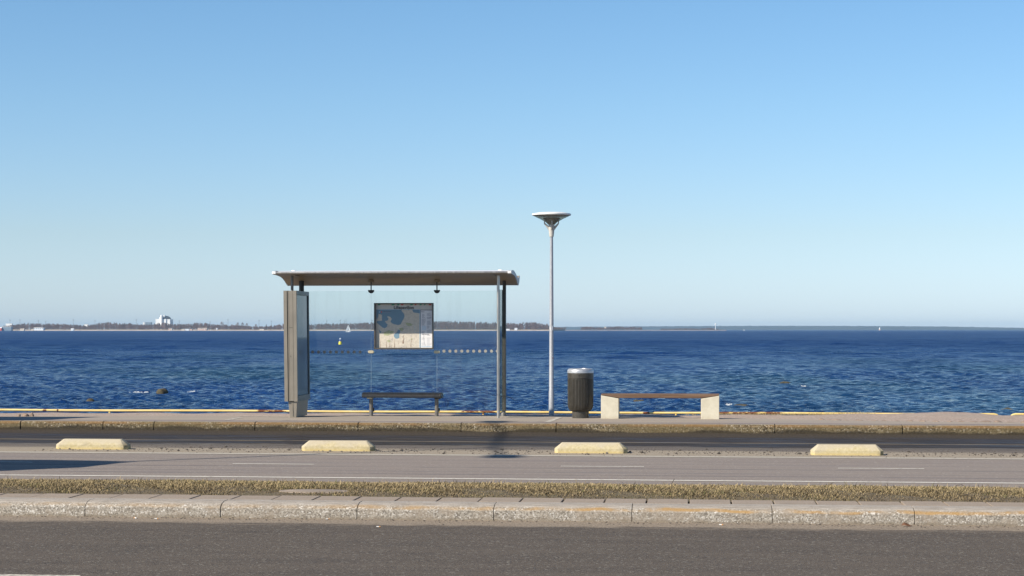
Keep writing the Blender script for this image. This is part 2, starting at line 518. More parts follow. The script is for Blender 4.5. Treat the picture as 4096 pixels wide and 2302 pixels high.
def water_mat():
    t = NT('sea_water')
    x, y, z = t.xyz()
    # shallow, weedy patches near the shore
    patch = t.math('MULTIPLY', t.ramp(t.noise((.035, .012, 1), 4, .6), .42, .68), t.ramp(y, 150, 420, 1, .1))
    c = t.mix(patch, (.004, .030, .125), (.010, .046, .090))
    k = t.noise((1.7, 2.0, 1), 5, .58, None, .4)
    k2 = t.noise((4.0, 4.6, 2), 4, .6)
    b = t.bump(t.math('ADD', k, t.math('MULTIPLY', k2, .26)), 1.0, .46)
    # slopes too small to resolve widen the gloss with distance
    gust = t.math('ADD', t.math('MULTIPLY', t.noise((.035, .02, 1), 6, .68), .6), t.math('MULTIPLY', t.noise((.30, .11, 1), 5, .7), .4))
    ro = t.math('ADD', t.ramp(t.math('LOGARITHM', y, 10), 1.9, 2.9, .06, .38), t.ramp(gust, .36, .64, -.04, .05))
    ro = t.math('MAXIMUM', ro, .05)
    c = t.mix(t.ramp(gust, .38, .62, 0, .35), c, (.003, .016, .06))
    return t.done(t.pbsdf(c, ro, 0, b, .19, IOR=1.333, **{'Specular Tint': (.40, .70, 1.0)}))
def forest_bare():
    t = NT('bare_wood')
    oi = t.n('ShaderNodeAttribute'); oi.attribute_name = 'tint'
    c = t.mix(oi.outputs['Fac'], (.060, .034, .029), (.185, .115, .095))
    return t.done(t.pbsdf(c, .95, 0, None, .1))
def grass_mat():
    t = NT('dry_grass')
    a = t.n('ShaderNodeAttribute'); a.attribute_name = 'tint'
    g = t.n('ShaderNodeAttribute'); g.attribute_name = 'green'
    c = t.mix(a.outputs['Fac'], (.105, .078, .047), (.50, .39, .205))
    c = t.mix(g.outputs['Fac'], c, (.105, .12, .035))
    return t.done(t.pbsdf(c, .8, 0, None, .2))

M = dict(
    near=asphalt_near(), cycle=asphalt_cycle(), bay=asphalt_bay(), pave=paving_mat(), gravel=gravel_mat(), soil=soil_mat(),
    kerb1=granite_near(), kerb2=granite_far(), slab=slab_mat(), stop=stop_mat(), rail=rail_mat(), wood=wood_mat(), conc=white_conc(),
    glass=glass_mat(), bowl=bowl_mat(), water=water_mat(), forest=forest_bare(), grass=grass_mat(),
    joint=simple('dark_joint', (.035, .028, .02), .95, var=.4, scale=30),
    white_line=paint_mat('road_paint_white', (.66, .62, .54), .34, (.30, .27, .24)),
    dusty_line=paint_mat('road_paint_dusty', (.46, .42, .345), .36, (.30, .265, .22)),
    worn_line=paint_mat('road_paint_worn', (.62, .58, .48), .44, (.29, .26, .23)),
    alu=simple('grey_aluminium', (.275, .245, .20), .45, .3, .06, 3, streak=.10),
    alu_side=simple('grey_aluminium_trim', (.12, .115, .11), .4, .4, .12, 5),
    steel=simple('brushed_steel', (.50, .475, .44), .36, .85, .15, 30, stretch=(1, 1, .1)),
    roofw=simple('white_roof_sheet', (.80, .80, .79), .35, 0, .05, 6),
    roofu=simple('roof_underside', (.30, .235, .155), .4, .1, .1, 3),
    capw=simple('white_end_cap', (.82, .81, .79), .4, 0, .05, 8),
    capg=simple('grey_end_plate', (.36, .37, .40), .45, .3, .08, 8),
    dark=simple('dark_metal', (.030, .028, .027), .45, .3, .2, 10),
    post=simple('post_dark_metal', (.055, .052, .045), .5, .3, .2, 10),
    blackseat=simple('black_seat_coating', (.018, .018, .019), .42, 0, .3, 20, bump=.08),
    leg=simple('grey_leg_metal', (.175, .165, .15), .45, .4, .15, 12),
    galv=simple('galvanised_steel', (.33, .345, .375), .5, .12, .16, 40, bump=.05),
    lampgrey=simple('lamp_grey_paint', (.50, .475, .43), .45, 0, .08, 10),
    lampin=simple('lamp_inner_cone', (.20, .18, .145), .5, .2, .1, 10),
    binm=simple('bin_dark_grey', (.062, .056, .046), .42, .15, .15, 14, bump=.03),
    lid=simple('bin_steel_lid', (.50, .51, .53), .42, .55, .08, 20),
    paper=simple('map_paper', (.58, .55, .50), .6, 0, .03, 12),
    land=simple('map_land', (.60, .55, .46), .6, 0, .12, 26, fine=120),
    mapwater=simple('map_water', (.17, .28, .36), .6, 0, .03, 10),
    mapgreen=simple('map_woods', (.42, .44, .27), .6, 0, .2, 30, fine=130),
    sheet=simple('timetable_sheet', (.74, .73, .73), .6, 0, .02, 10),
    ink=simple('print_ink', (.05, .05, .06), .6, 0, .1, 10),
    greyink=simple('print_grey', (.33, .33, .37), .6, 0, .2, 40),
    blueink=simple('print_blue', (.30, .50, .66), .6, 0, .1, 10),
    redink=simple('print_red', (.62, .10, .08), .6, 0, .1, 10),
    greenink=simple('print_green', (.07, .34, .22), .6, 0, .1, 10),
    rustdrip=simple('rust_drip', (.33, .20, .12), .8, 0, .4, 60),
    seal=simple('glass_edge', (.34, .42, .42), .4, 0, .05, 10),
    dot=simple('glass_dot', (.28, .27, .24), .6, 0, .05, 10),
    clip=simple('glass_clip', (.56, .49, .34), .35, .3, .08, 20),
    poster=simple('poster_dim', (.07, .095, .12), .5, 0, .15, 3, stretch=(1, 1, .5)),
    sticker=simple('white_sticker', (.80, .80, .80), .5, 0, .03, 10),
    sand=simple('shore_sand', (.55, .45, .36), .95, 0, .2, .03),
    spit=simple('spit_shingle', (.36, .285, .23), .95, 0, .25, .03),
    shoregrass=simple('shore_grass', (.22, .17, .11), .95, 0, .3, .02),
    farhill=simple('far_forest', (.022, .036, .046), .95, 0, .3, .004),
    wallw=simple('white_wall', (.78, .80, .80), .7, 0, .05, .1),
    wallb=simple('blue_grey_wall', (.16, .22, .28), .7, 0, .1, .1),
    wallc=simple('cream_wall', (.68, .58, .46), .7, 0, .1, .2),
    wallp=simple('pink_wall', (.66, .46, .36), .7, 0, .1, .2),
    roofd=simple('dark_roof', (.10, .09, .09), .8, 0, .2, .2),
    redp=simple('red_paint', (.55, .07, .05), .5, 0, .1, 3),
    sail=simple('white_sail', (.86, .86, .84), .7, 0, .03, .5),
    hull=simple('white_hull', (.82, .82, .80), .4, 0, .04, .5),
    buoyy=simple('buoy_yellow', (.75, .62, .03), .5, 0, .1, 3),
    buoyb=simple('buoy_blue', (.03, .07, .26), .5, 0, .1, 3),
    rock=simple('sea_rock', (.075, .062, .034), .85, 0, .45, 6, fine=30, bump=.8, bs=14),
    stone=simple('field_stone', (.25, .185, .14), .9, 0, .3, 9, fine=60, bump=.5, bs=30),
    pebble=simple('dark_pebble', (.11, .095, .08), .9, 0, .5, 12),
    foam=simple('white_foam', (.52, .54, .55), .8, 0, .1, 5),
    butt=simple('butt_paper', (.78, .76, .72), .8, 0, .05, 60),
    filt=simple('butt_filter', (.55, .27, .09), .8, 0, .1, 60),
    leaf=simple('dead_leaf', (.13, .06, .03), .8, 0, .3, 60),
    twig=simple('dry_twig', (.06, .045, .035), .9, 0, .3, 60),
    seawall=simple('sea_wall_concrete', (.22, .20, .18), .9, 0, .3, 2, bump=.4, bs=10),
)

# ------------------------------------------------------------------ ground, roads, kerbs
BX0, BX1 = -120., 120.
def sheet(name, x0, x1, y0, y1, z, mat):
    return struct(MB().poly([(x0, y0, z), (x1, y0, z), (x1, y1, z), (x0, y1, z)]).build(name, mat))
sheet('ground', -400, 400, -80, 36.5, -.06, M['soil'])
sheet('road', BX0, BX1, -12, 16.87, 0, M['near'])
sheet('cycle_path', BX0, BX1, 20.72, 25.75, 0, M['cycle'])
sheet('bus_bay', BX0, BX1, 25.75, 31.43, 0, M['bay'])

# near kerb of separate granite stones
prof1 = [(16.86, -.05), (16.863, .088), (16.885, .108), (16.93, .128), (17.0, .140), (17.16, .142), (17.16, -.05)]
jx = [X_at(p, 16.88) for p in (343, 884, 1429, 1975, 2528, 3089, 3659)]
k = jx[0]
while k > -40: k -= 1.26; jx.append(k)
k = max(jx)
while k < 40: k += 1.26; jx.append(k)
jx = sorted(set(round(j, 3) for j in jx))
mb = MB()
for a, b in zip(jx[:-1], jx[1:]):
    dy = random.uniform(-.004, .004); dz = random.uniform(-.003, .003)
    mb.prism_x([(y + dy, z + dz) for y, z in prof1], a + .003, b - .003)
struct(mb.build('granite_kerb', M['kerb1'], bevel=.003))
struct(MB().box(-40, 40, 16.90, 17.14, -.05, .095).build('kerb_mortar', M['joint']))
# row of concrete slabs behind it
mb = MB()
x = X_at(2250, 17.3) - .393 * 90
for i in range(180):
    mb.box(x + .008, x + .385, 17.168, 17.60, -.05, .142 + random.uniform(-.004, .002))
    x += .393
struct(mb.build('paving_slabs', M['slab'], bevel=.004))

# far kerb
prof2 = [(31.40, -.05), (31.405, .118), (31.425, .140), (31.46, .150), (31.58, .151), (31.58, -.05)]
jx2 = [X_at(p, 31.42) for p in (83, 413, 617, 1021, 1433, 1845, 2225, 3100, 3610)]
k = min(jx2)
while k > -50: k -= random.choice((1.4, 1.75)); jx2.append(k)
k = max(jx2)
while k < 50: k += random.choice((1.75, 2.3)); jx2.append(k)
jx2 = sorted(jx2)
mb = MB()
for a, b in zip(jx2[:-1], jx2[1:]):
    dy = random.uniform(-.012, .008)
    mb.prism_x([(y + dy, z) for y, z in prof2], a + .006, b - .006)
struct(mb.build('mossy_kerb', M['kerb2'], bevel=.008))
struct(MB().box(-50, 50, 31.44, 31.57, -.05, .10).build('mossy_kerb_joints', M['joint']))

# footway with a ragged far edge, then the gravel bank down to the sea wall
edge_px = [(-900, 32.7), (0, 32.9), (600, 33.45), (1300, 33.8), (2016, 33.95), (2300, 33.78), (2600, 33.69), (3000, 33.6), (3300, 33.1), (3600, 32.75), (4096, 32.55), (5200, 32.5)]
ex = [X_at(p, y) for p, y in edge_px]; ey = [y for p, y in edge_px]
def edge_y(x): return float(np.interp(x, ex, ey))
crest_px = [(-900, 1646), (0, 1648), (1000, 1649), (1700, 1650.5), (1950, 1655), (2700, 1656.5), (3000, 1657), (3300, 1655.5), (3560, 1650), (3680, 1647), (3790, 1645.6), (3900, 1649), (4000, 1656), (4096, 1657), (5200, 1657)]
CY = 37.0
cx_, cz_ = [], []
for p, q in crest_px:
    pt = on_y(p, q, CY); cx_.append(pt[0]); cz_.append(pt[2])
foot_z = [(-900, .13), (1500, .13), (1800, .12), (3000, .115), (3250, .14), (5200, .14)]
fx = [X_at(p, 34) for p, z in foot_z]; fz = [z for p, z in foot_z]
N = 420
xs = np.linspace(-30, 30, N)
mb = MB()
vs = [(x, 31.58, P) for x in xs] + [(x, edge_y(x) + .02 * math.sin(9 * x) + .015 * math.sin(23 * x), P) for x in xs]
mb.add(vs, [(i, i + 1, N + i + 1, N + i) for i in range(N - 1)])
struct(mb.build('footway', M['pave']))
rows = 26
vs = []
for j in range(rows):
    t = j / 17.0
    for x in xs:
        e = edge_y(x) - .08
        if j <= 17:
            y = e + (CY - e) * t
            s = t * t * (3 - 2 * t)
            z = np.interp(x, fx, fz) * (1 - s) + np.interp(x, cx_, cz_) * s
            if j == 0: z = P - .03
            z += .012 * math.sin(3.1 * x + 5 * t) * math.sin(7.3 * t) + random.uniform(-.004, .004)
        else:
            q = (j - 17) / (rows - 18)
            y = CY + .95 * q
            z = np.interp(x, cx_, cz_) * (1 - q) + (-.9) * q
        vs.append((x, y, z))
fs = [(j * N + i, j * N + i + 1, (j + 1) * N + i + 1, (j + 1) * N + i) for j in range(rows - 1) for i in range(N - 1)]
mb = MB().add(vs, fs, True)
struct(mb.build('gravel_bank', M['gravel'], sharp=80))
def bank_z(x, y):
    e = edge_y(x) - .08
    t = min(1, max(0, (y - e) / (CY - e))); s = t * t * (3 - 2 * t)
    return float(np.interp(x, fx, fz) * (1 - s) + np.interp(x, cx_, cz_) * s)
tag(MB().box(-60, 60, 37.9, 39.0, -5, -.88).build('sea_wall', M['seawall'], bevel=.03), 'low concrete sea wall at the foot of the gravel bank below the yellow rail', 'sea wall')

# verge
xs2 = np.linspace(-32, 32, 240)
ysv = np.linspace(17.61, 20.75, 14)
vs = []
for y in ysv:
    for x in xs2:
        t = (y - 17.61) / 3.14
        z = .12 * (1 - t) + .0 * t + .03 * math.sin(math.pi * t) + .012 * math.sin(5 * x + 3 * y) * math.sin(math.pi * t)
        vs.append((x, y, z if y < 20.7 else .003))
n2 = len(xs2)
mb = MB().add(vs, [(j * n2 + i, j * n2 + i + 1, (j + 1) * n2 + i + 1, (j + 1) * n2 + i) for j in range(13) for i in range(n2 - 1)], True)
struct(mb.build('verge_soil', M['soil'], sharp=80))
def verge_z(y):
    t = np.clip((y - 17.61) / 3.14, 0, 1)
    return .12 * (1 - t) + .03 * np.sin(np.pi * t)

# road markings
def strip(mb, pts, wd, z):
    """ribbon of width wd (in y) along points"""
    vs = [(x, y - wd / 2, z) for x, y in pts] + [(x, y + wd / 2, z) for x, y in pts]
    n = len(pts)
    mb.add(vs, [(i, i + 1, n + i + 1, n + i) for i in range(n - 1)])
mb = MB(); strip(mb, [(x, 21.50) for x in np.linspace(-40, 40, 80)], .11, .004); struct(mb.build('edge_line', M['white_line']))
mb = MB(); strip(mb, [(x, 25.52) for x in np.linspace(-40, 40, 80)], .20, .004); struct(mb.build('bay_line', M['dusty_line']))
mb = MB()
for a, b in ((930, 1256), (2243, 2576), (3352, 3697), (-200, 130)):
    strip(mb, [(X_at(a, 23.6), 23.6), (X_at(b, 23.6), 23.6)], .075, .004)
struct(mb.build('dashed_line', M['white_line']))
mb = MB()
strip(mb, [(X_at(-900, 12.71), 12.71), (X_at(313, 12.71), 12.71)], .13, .004)
struct(mb.build('lane_marking', M['worn_line']))
# bus-stop box painted on the footway
mb = MB()
def quad_px(a, b, wpx):
    A = on_z(a[0], a[1], P + .004); A2 = on_z(a[0] + wpx, a[1], P + .004); B = on_z(b[0], b[1], P + .004); B2 = on_z(b[0] + wpx, b[1], P + .004)
    mb.poly([A, A2, B2, B])
quad_px((2177, 1685), (2226, 1666), 24)
quad_px((893, 1677), (952, 1667), 22)
strip(mb, [(X_at(960, 33.55), 33.50), (X_at(1150, 33.2), 33.24)], .09, P + .004)
strip(mb, [(X_at(1120, 31.9), 31.95), (X_at(1470, 31.9), 31.95)], .05, P + .004)
strip(mb, [(X_at(2040, 31.9), 32.0), (X_at(2170, 31.9), 32.0)], .08, P + .004)
struct(mb.build('bus_stop_marking', M['worn_line']))

# ------------------------------------------------------------------ grass
def grass():
    n = 230000
    x = rng.uniform(-11, 8.5, n)
    tt = rng.uniform(0, 1, n)
    y = 17.60 + 3.12 * tt
    # patchiness
    pn = .5 + .25 * np.sin(1.7 * x + 2.1 * y) + .2 * np.sin(4.3 * x - 3.7 * y + 1) + .15 * np.sin(9.1 * x + 6.3 * y + 2)
    dens = np.clip(.28 + 1.0 * np.minimum(1, tt * 1.7) * (.55 + .6 * pn), 0, 1)
    keep = rng.uniform(0, 1, n) < dens
    # clear ring over the manhole cover
    mcx, mcy = MH
    keep &= ((x - mcx) / .34) ** 2 + ((y - mcy) / .17) ** 2 > 1
    x, y, tt, pn = x[keep], y[keep], tt[keep], pn[keep]
    n = len(x)
    h = rng.uniform(.016, .046, n) * (.42 + .75 * np.minimum(1, tt * 1.6)) * (.75 + .4 * pn)
    h *= np.where(tt > .93, .55, 1)
    long_ = rng.uniform(0, 1, n) < .015
    h = np.where(long_, h * 1.9, h)
    az = rng.uniform(0, 2 * np.pi, n); lean = rng.uniform(.3, 1.9, n)
    wdt = rng.uniform(.002, .0045, n)
    zb = verge_z(y)
    b = np.stack([x, y, zb - .004], 1)
    side = np.stack([np.cos(az + 1.57) * wdt, np.sin(az + 1.57) * wdt, np.zeros(n)], 1)
    d = np.stack([np.cos(az), np.sin(az), np.zeros(n)], 1)
    mid = b + d * (h * lean * .35)[:, None] + np.array([0, 0, 1]) * (h * .62)[:, None]
    tip = b + d * (h * lean)[:, None] + np.array([0, 0, 1]) * (h * (1.1 - .34 * lean))[:, None]
    v = np.stack([b - side, b + side, mid + side * .8, mid - side * .8, tip], 1).reshape(-1, 3)
    i = np.arange(n) * 5
    f = np.concatenate([np.stack([i, i + 1, i + 2], 1), np.stack([i, i + 2, i + 3], 1), np.stack([i + 3, i + 2, i + 4], 1)])
    o = np_mesh('grass', v, f, M['grass'])
    tint = np.clip(rng.normal(.52, .26, n) * (.30 + .75 * np.minimum(1, tt * 1.5)) + .15 * (pn - .5), 0, 1)
    gr = (rng.uniform(0, 1, n) < np.clip(.04 + .40 * (pn - .6), 0, .35)).astype(float) * rng.uniform(.4, 1, n)
    for nm, arr in (('tint', tint), ('green', gr)):
        a = o.data.attributes.new(nm, 'FLOAT', 'POINT'); a.data.foreach_set('value', np.repeat(arr, 5).astype(np.float32))
    stuff(o)
mh = on_z(1255, 1962, .115); MH = (mh[0], mh[1])
grass()
def oval(mb):
    mb.v = [(x, MH[1] + (y - MH[1]) * .55, z) for x, y, z in mb.v]; return mb
mhr = empty('manhole_cover', (MH[0], MH[1], .10), 'oval pale concrete manhole cover lying half sunk in the dry grass verge', 'manhole cover')
oval(MB().lathe(MH[0], MH[1], [(.37, .06), (.37, .112), (.36, .120), (.31, .122)], 40)).build('ring', M['slab'], mhr)
oval(MB().lathe(MH[0], MH[1], [(.302, .06), (.302, .118), (.29, .123)], 40)).build('lid', M['slab'], mhr)

# scattered grit and stones in front of the bay
def gravel_bits():
    vs, fs = [], []
    base = [(1, 0, 0), (-1, 0, 0), (0, 1, 0), (0, -1, 0), (0, 0, 1), (0, 0, -1)]
    oct_ = [(0, 2, 4), (2, 1, 4), (1, 3, 4), (3, 0, 4), (2, 0, 5), (1, 2, 5), (3, 1, 5), (0, 3, 5)]
    for i in range(2400):
        y = random.gauss(26.4, .33); x = random.uniform(-9.5, 6.5)
        if y < 25.6: continue
        r = .003 + abs(random.gauss(0, .0045)) if random.random() < .975 else random.uniform(.014, .026)
        o = len(vs); a = random.uniform(0, 6.28)
        for p in base:
            j = random.uniform(.7, 1.2)
            vs.append((x + r * j * (p[0] * math.cos(a) - p[1] * math.sin(a)) * 1.3, y + r * j * (p[0] * math.sin(a) + p[1] * math.cos(a)), r * .45 + p[2] * r * .7 * j))
        fs += [tuple(q + o for q in t) for t in oct_]
    for i in range(420):                     # crumbs along the near gutter
        y = 16.84 - abs(random.gauss(0, .12)); x = random.uniform(-7, 4.5)
        r = random.uniform(.003, .008); o = len(vs)
        for p in base: vs.append((x + p[0] * r * 1.6, y + p[1] * r, r * .4 + p[2] * r * .6))
        fs += [tuple(q + o for q in t) for t in oct_]
    stuff(MB().add(vs, fs).build('gravel', M['pebble']))
gravel_bits()

# ------------------------------------------------------------------ wheel stops
L2, WB, WT, HH, HB = .50, .125, .055, .145, .062
def stop_mesh():
    mb = MB()
    # lower band then upper part drawn in at the ends and sides
    c = .05
    def ring(lx, wy, z, ch):
        return [(-lx + ch, -wy, z), (lx - ch, -wy, z), (lx, -wy + ch, z), (lx, wy - ch, z), (lx - ch, wy, z), (-lx + ch, wy, z), (-lx, wy - ch, z), (-lx, -wy + ch, z)]
    rings = [ring(L2, WB, -.01, .05), ring(L2, WB - .008, HB, .05), ring(L2 - .10, WT, HH, .012)]
    vs = sum(rings, [])
    fs = []
    for j in range(2):
        for i in range(8): fs.append((j * 8 + i, j * 8 + (i + 1) % 8, j * 8 + 8 + (i + 1) % 8, j * 8 + 8 + i))
    fs.append(tuple(range(7, -1, -1))); fs.append(tuple(range(16, 24)))
    return mb.add(vs, fs)
first = None
ws = [((223, 1792.5), (504, 1796), 'pale yellow concrete wheel stop standing nearest the long shadow at the left edge'),
      ((1206, 1799.5), (1491, 1803), 'weathered yellow concrete wheel stop below the shelter with a dark chipped right end'),
      ((2218, 1808), (2508, 1812), 'clean yellow concrete wheel stop below the lamp post and litter bin'),
      ((3243, 1816), (3538, 1821), 'bright yellow concrete wheel stop right of the concrete bench, rightmost of the row')]
for i, (a, b, lab) in enumerate(ws):
    A = on_z(a[0], a[1], 0); B = on_z(b[0], b[1], 0)
    if first is None:
        first = o = stop_mesh().build('wheel_stop', M['stop'], bevel=.008)
    else:
        o = first.copy(); COL.objects.link(o)
    o.location = ((A[0] + B[0]) / 2, (A[1] + B[1]) / 2 + .12, 0)
    o.scale.x = abs(B[0] - A[0]) / (2 * L2)
    o.rotation_euler.z = random.uniform(-.012, .012)
    tag(o, lab, 'wheel stop', 'yellow wheel stops along the bus bay')

# ------------------------------------------------------------------ bus shelter
YF, YB, YG = 33.25, 34.0, 33.93          # front posts, rear posts, glass plane
RXL, RXR = X_at(1090.6, 32.99), X_at(2046.6, 32.99)
sh = empty('bus_shelter', ((RXL + RXR) / 2, 33.5, P), 'grey steel and glass bus shelter with curved roof and a map panel', 'bus shelter')
# roof: outline in (y, z)
top_ = [(32.72, 2.617), (32.86, 2.632), (33.0, 2.640), (33.14, 2.636), (33.28, 2.622), (33.42, 2.602), (33.56, 2.578), (33.70, 2.553), (33.82, 2.534), (33.92, 2.524), (34.0, 2.522), (34.08, 2.532), (34.17, 2.553), (34.26, 2.578)]
bot_ = [(34.25, 2.56), (34.17, 2.475), (34.08, 2.415), (33.98, 2.393), (33.88, 2.412), (33.78, 2.446), (33.66, 2.485), (33.54, 2.515), (33.40, 2.540), (33.24, 2.556), (33.05, 2.566), (32.88, 2.571), (32.72, 2.573)]
RO = .27
top = [(y + RO, z + P + .01) for y, z in top_]; bot = [(y + RO, z + P + .01) for y, z in bot_]
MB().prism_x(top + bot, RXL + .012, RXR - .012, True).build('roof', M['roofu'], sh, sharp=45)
roof = [c for c in sh.children if c.name.startswith('roof')][0]
# white outer sheet lying 3 mm over the upper surface
tp = [(y, z + .004) for y, z in top]; lo = [(y, z + .001) for y, z in reversed(top)]
MB().prism_x(tp + lo, RXL + .09, RXR - .07, True).build('roof_sheet', M['roofw'], roof)
for xa, xb in ((RXL, RXL + .012), (RXR - .012, RXR)):
    grow = [(y, z + .006) for y, z in top] + [(y + (.004 if y > 34.37 else 0), z - .003) for y, z in bot]
    MB().prism_x(grow, xa, xb).build('end_plate', M['capg'], roof)
# bright front edge tube and white end caps
MB().tube([(RXL + .07, 32.97, 2.758), (RXR - .07, 32.97, 2.758)], .021, 16).build('front_edge', M['steel'], roof)
for xa, xb in ((RXL - .004, RXL + .072), (RXR - .068, RXR + .002)):
    MB().box(xa, xb, 32.94, 33.03, 2.734, 2.784).build('end_cap', M['capw'], roof, bevel=.012, seg=3)
for x0 in (RXL + .40, RXR - .33):
    MB().box(x0 - .004, x0 + .004, 33.07, 33.47, 2.712, 2.722).build('seam', M['dark'], roof)
for px in (1176, 2002):
    MB().lathe(X_at(px, 33.27), 33.27, [(.05, 2.798), (.045, 2.812), (.02, 2.815)], 16).build('roof_bolt', M['capw'], roof)

# posts
XFR = X_at(1993, YF); XRR = X_at(2014, YB)
MB().tube([(XFR, YF, P), (XFR, YF, 2.71)], .0255, 20).build('front_post', M['steel'], sh)
XFL = X_at(1168.5, YF)
MB().tube([(XFL, YF, 2.30), (XFL, YF, 2.715)], .026, 20).build('front_post', M['leg'], sh)
MB().lathe(XFL, YF - .01, [(.03, 2.42), (.026, 2.46)], 16).build('post_collar', M['steel'], sh)
rp = MB().box(XRR - .012, XRR + .045, YB - .05, YB + .05, P + .09, 2.64).build('rear_post', M['post'], sh, bevel=.004)
MB().box(XRR - .045, XRR - .0125, YB - .045, YB + .02, P + .1, 2.46).build('glazing_channel', M['leg'], rp, bevel=.003)
MB().lathe(XRR - .002, YB, [(.055, P - .06), (.052, P + .05), (.035, P + .10), (.02, P + .105)], 20).build('base_shoe', M['leg'], rp)
XRL = X_at(1207, YB)
MB().tube([(XRL, YB - .02, P + .2), (XRL, YB - .02, 2.66)], .047, 20).build('rear_post', M['dark'], sh)
# wire wound between the two right-hand posts
mb = MB()
zw = P + .40
mb.tube([(XFR - .03, YF - .026, zw + .02), (XFR + .03, YF - .02, zw + .018), (XRR - .03, YB - .06, zw - .02), (XRR + .05, YB - .055, zw - .03), (XRR + .14, YB - .02, zw - .06), (XRR + .22, YB, zw - .11)], .004, 8)
mb.build('tied_wire', M['dark'], sh)
MB().box(XRR - .04, XRR - .012, YB - .065, YB - .052, zw - .10, zw - .03).build('wire_clip', M['clip'], sh, bevel=.003)

# glass: three panes at the back, one at the right side
gz0, gz1 = P + .10, 2.465
xj = [X_at(1236, YG), X_at(1484.5, YG), X_at(1747.8, YG), X_at(2003, YG)]
panes = []
for a, b in zip(xj[:-1], xj[1:]):
    panes.append(MB().box(a + .003, b - .003, YG - .004, YG + .004, gz0, gz1).build('glass_pane', M['glass'], sh))
side = MB().box(XFR + .02, XFR + .028, YF + .03, YB - .07, gz0, gz1 + .01).build('side_pane', M['glass'], sh)
for i_ in (1, 2):
    MB().box(xj[i_] - .0011, xj[i_] + .0011, YG - .0035, YG + .0035, gz0, gz1).build('edge_seal', M['seal'], panes[i_ - 1])
def dots(pxs, py, pane):
    for px in pxs:
        mb = MB()
        c = on_y(px, py, YG)
        n = 20
        ring = [(c[0] + .0285 * math.cos(2 * math.pi * i / n), YG - .0065, c[2] + .0285 * math.sin(2 * math.pi * i / n)) for i in range(n)]
        back = [(x, YG - .0045, z) for x, y, z in ring]
        mb.add(ring + back, [tuple(range(n))] + [(i, (i + 1) % n, n + (i + 1) % n, n + i) for i in range(n)])
        mb.build('marker_dot', M['dot'], pane)
dots([1250.6 + 23.75 * i for i in range(9)], 1405, panes[0])
dots([1776 + 23.75 * i for i in range(10)], 1401.5, panes[2])
# half-round hangers and pill clips at the pane joints
for px in (1484.5, 1747.8):
    cx = X_at(px, YG); ct = on_y(px, 1157, YG)[2]
    hb = MB()
    arc = [(cx + .057 * math.cos(t), ct - .062 * math.sin(t)) for t in np.linspace(0, math.pi, 15)]
    n = len(arc)
    vs = [(x, YG - .025, z) for x, z in arc] + [(x, YG + .025, z) for x, z in arc]
    hb.add(vs, [tuple(range(n)), tuple(range(2 * n - 1, n - 1, -1))] + [(i, (i + 1) % n, n + (i + 1) % n, n + i) for i in range(n)])
    h = hb.build('glass_hanger', M['dark'], sh, bevel=.004)
    MB().tube([(cx, YG, ct - .005), (cx, YG, 2.66)], .011, 12).build('hanger_stem', M['dark'], h)
    MB().lathe(cx, YG, [(.055, 2.61), (.05, 2.65)], 20).build('hanger_plate', M['roofu'], h)
    cz = on_y(px, 1404.6, YG)[2]
    pill = []
    for i in range(9): t = math.pi / 2 + math.pi * i / 8; pill.append((cx - .030 + .027 * math.cos(t), cz + .027 * math.sin(t)))
    for i in range(9): t = -math.pi / 2 + math.pi * i / 8; pill.append((cx + .030 + .027 * math.cos(t), cz + .027 * math.sin(t)))
    n = len(pill)
    vs = [(x, YG - .03, z) for x, z in pill] + [(x, YG + .03, z) for x, z in pill]
    MB().add(vs, [tuple(range(n)), tuple(range(2 * n - 1, n - 1, -1))] + [(i, (i + 1) % n, n + (i + 1) % n, n + i) for i in range(n)]).build('glass_clip', M['clip'], sh, bevel=.008, seg=3)

# map case
YM = YG - .06
mx0, _, mz1 = on_y(1497.5, 1209, YM); mx1, _, mz0 = on_y(1733.7, 1394.4, YM)
fr = .026
mb = MB()
for a, b, c, d in ((mx0, mx1, mz1 - .022, mz1), (mx0, mx1, mz0, mz0 + .03), (mx0, mx0 + fr, mz0 + .03, mz1 - .022), (mx1 - .018, mx1, mz0 + .03, mz1 - .022)):
    mb.box(a, b, YM - .045, YM + .05, c, d)
case = mb.build('map_case', M['post'], sh)
mcase_mat = simple('case_frame', (.10, .09, .08), .45, .4, .15, 10); case.data.materials[0] = mcase_mat
MB().box(mx0 + .004, mx1 - .004, YM + .012, YM + .048, mz0 + .01, mz1 - .01).build('back_board', M['dark'], case)
def mp(px, py, k=0):
    """a point of the printed sheet, k layers above the board"""
    c = on_y(1470 + px / 6.583, 1190 + py / 6.583, YM)
    return (c[0], YM + .010 - .0012 * k, c[2])
PRINT = {'map_print': [], 'timetable_print': []}
def flat(name, polys, mat, k):
    """inked areas are gathered and become one printed sheet each"""
    for pl in polys:
        side_ = 'timetable_print' if min(x for x, y in pl) > 1380 and min(y for x, y in pl) > 300 else 'map_print'
        PRINT[side_].append(([mp(x, y, k) for x, y in pl], mat))
def print_sheets():
    for nm, items in PRINT.items():
        mb = MB()
        for pl, m in items: mb.poly(pl)
        off = Vector(WL[case.name])
        me = bpy.data.meshes.new(nm)
        me.from_pydata([tuple(Vector(p) - off) for p in mb.v], [], mb.f)
        mats = []
        for i, (pl, m) in enumerate(items):
            if m.name not in mats: mats.append(m.name); me.materials.append(m)
            me.polygons[i].material_index = mats.index(m.name)
        o = bpy.data.objects.new(nm, me); COL.objects.link(o); o.parent = case; WL[o.name] = tuple(off)
def rect(a, b, c, d): return [(a, b), (c, b), (c, d), (a, d)]
flat('map_sheet', [rect(212, 150, 1722, 1332)], M['paper'], 1)
flat('map_land', [rect(230, 300, 1372, 1308)], M['land'], 2)
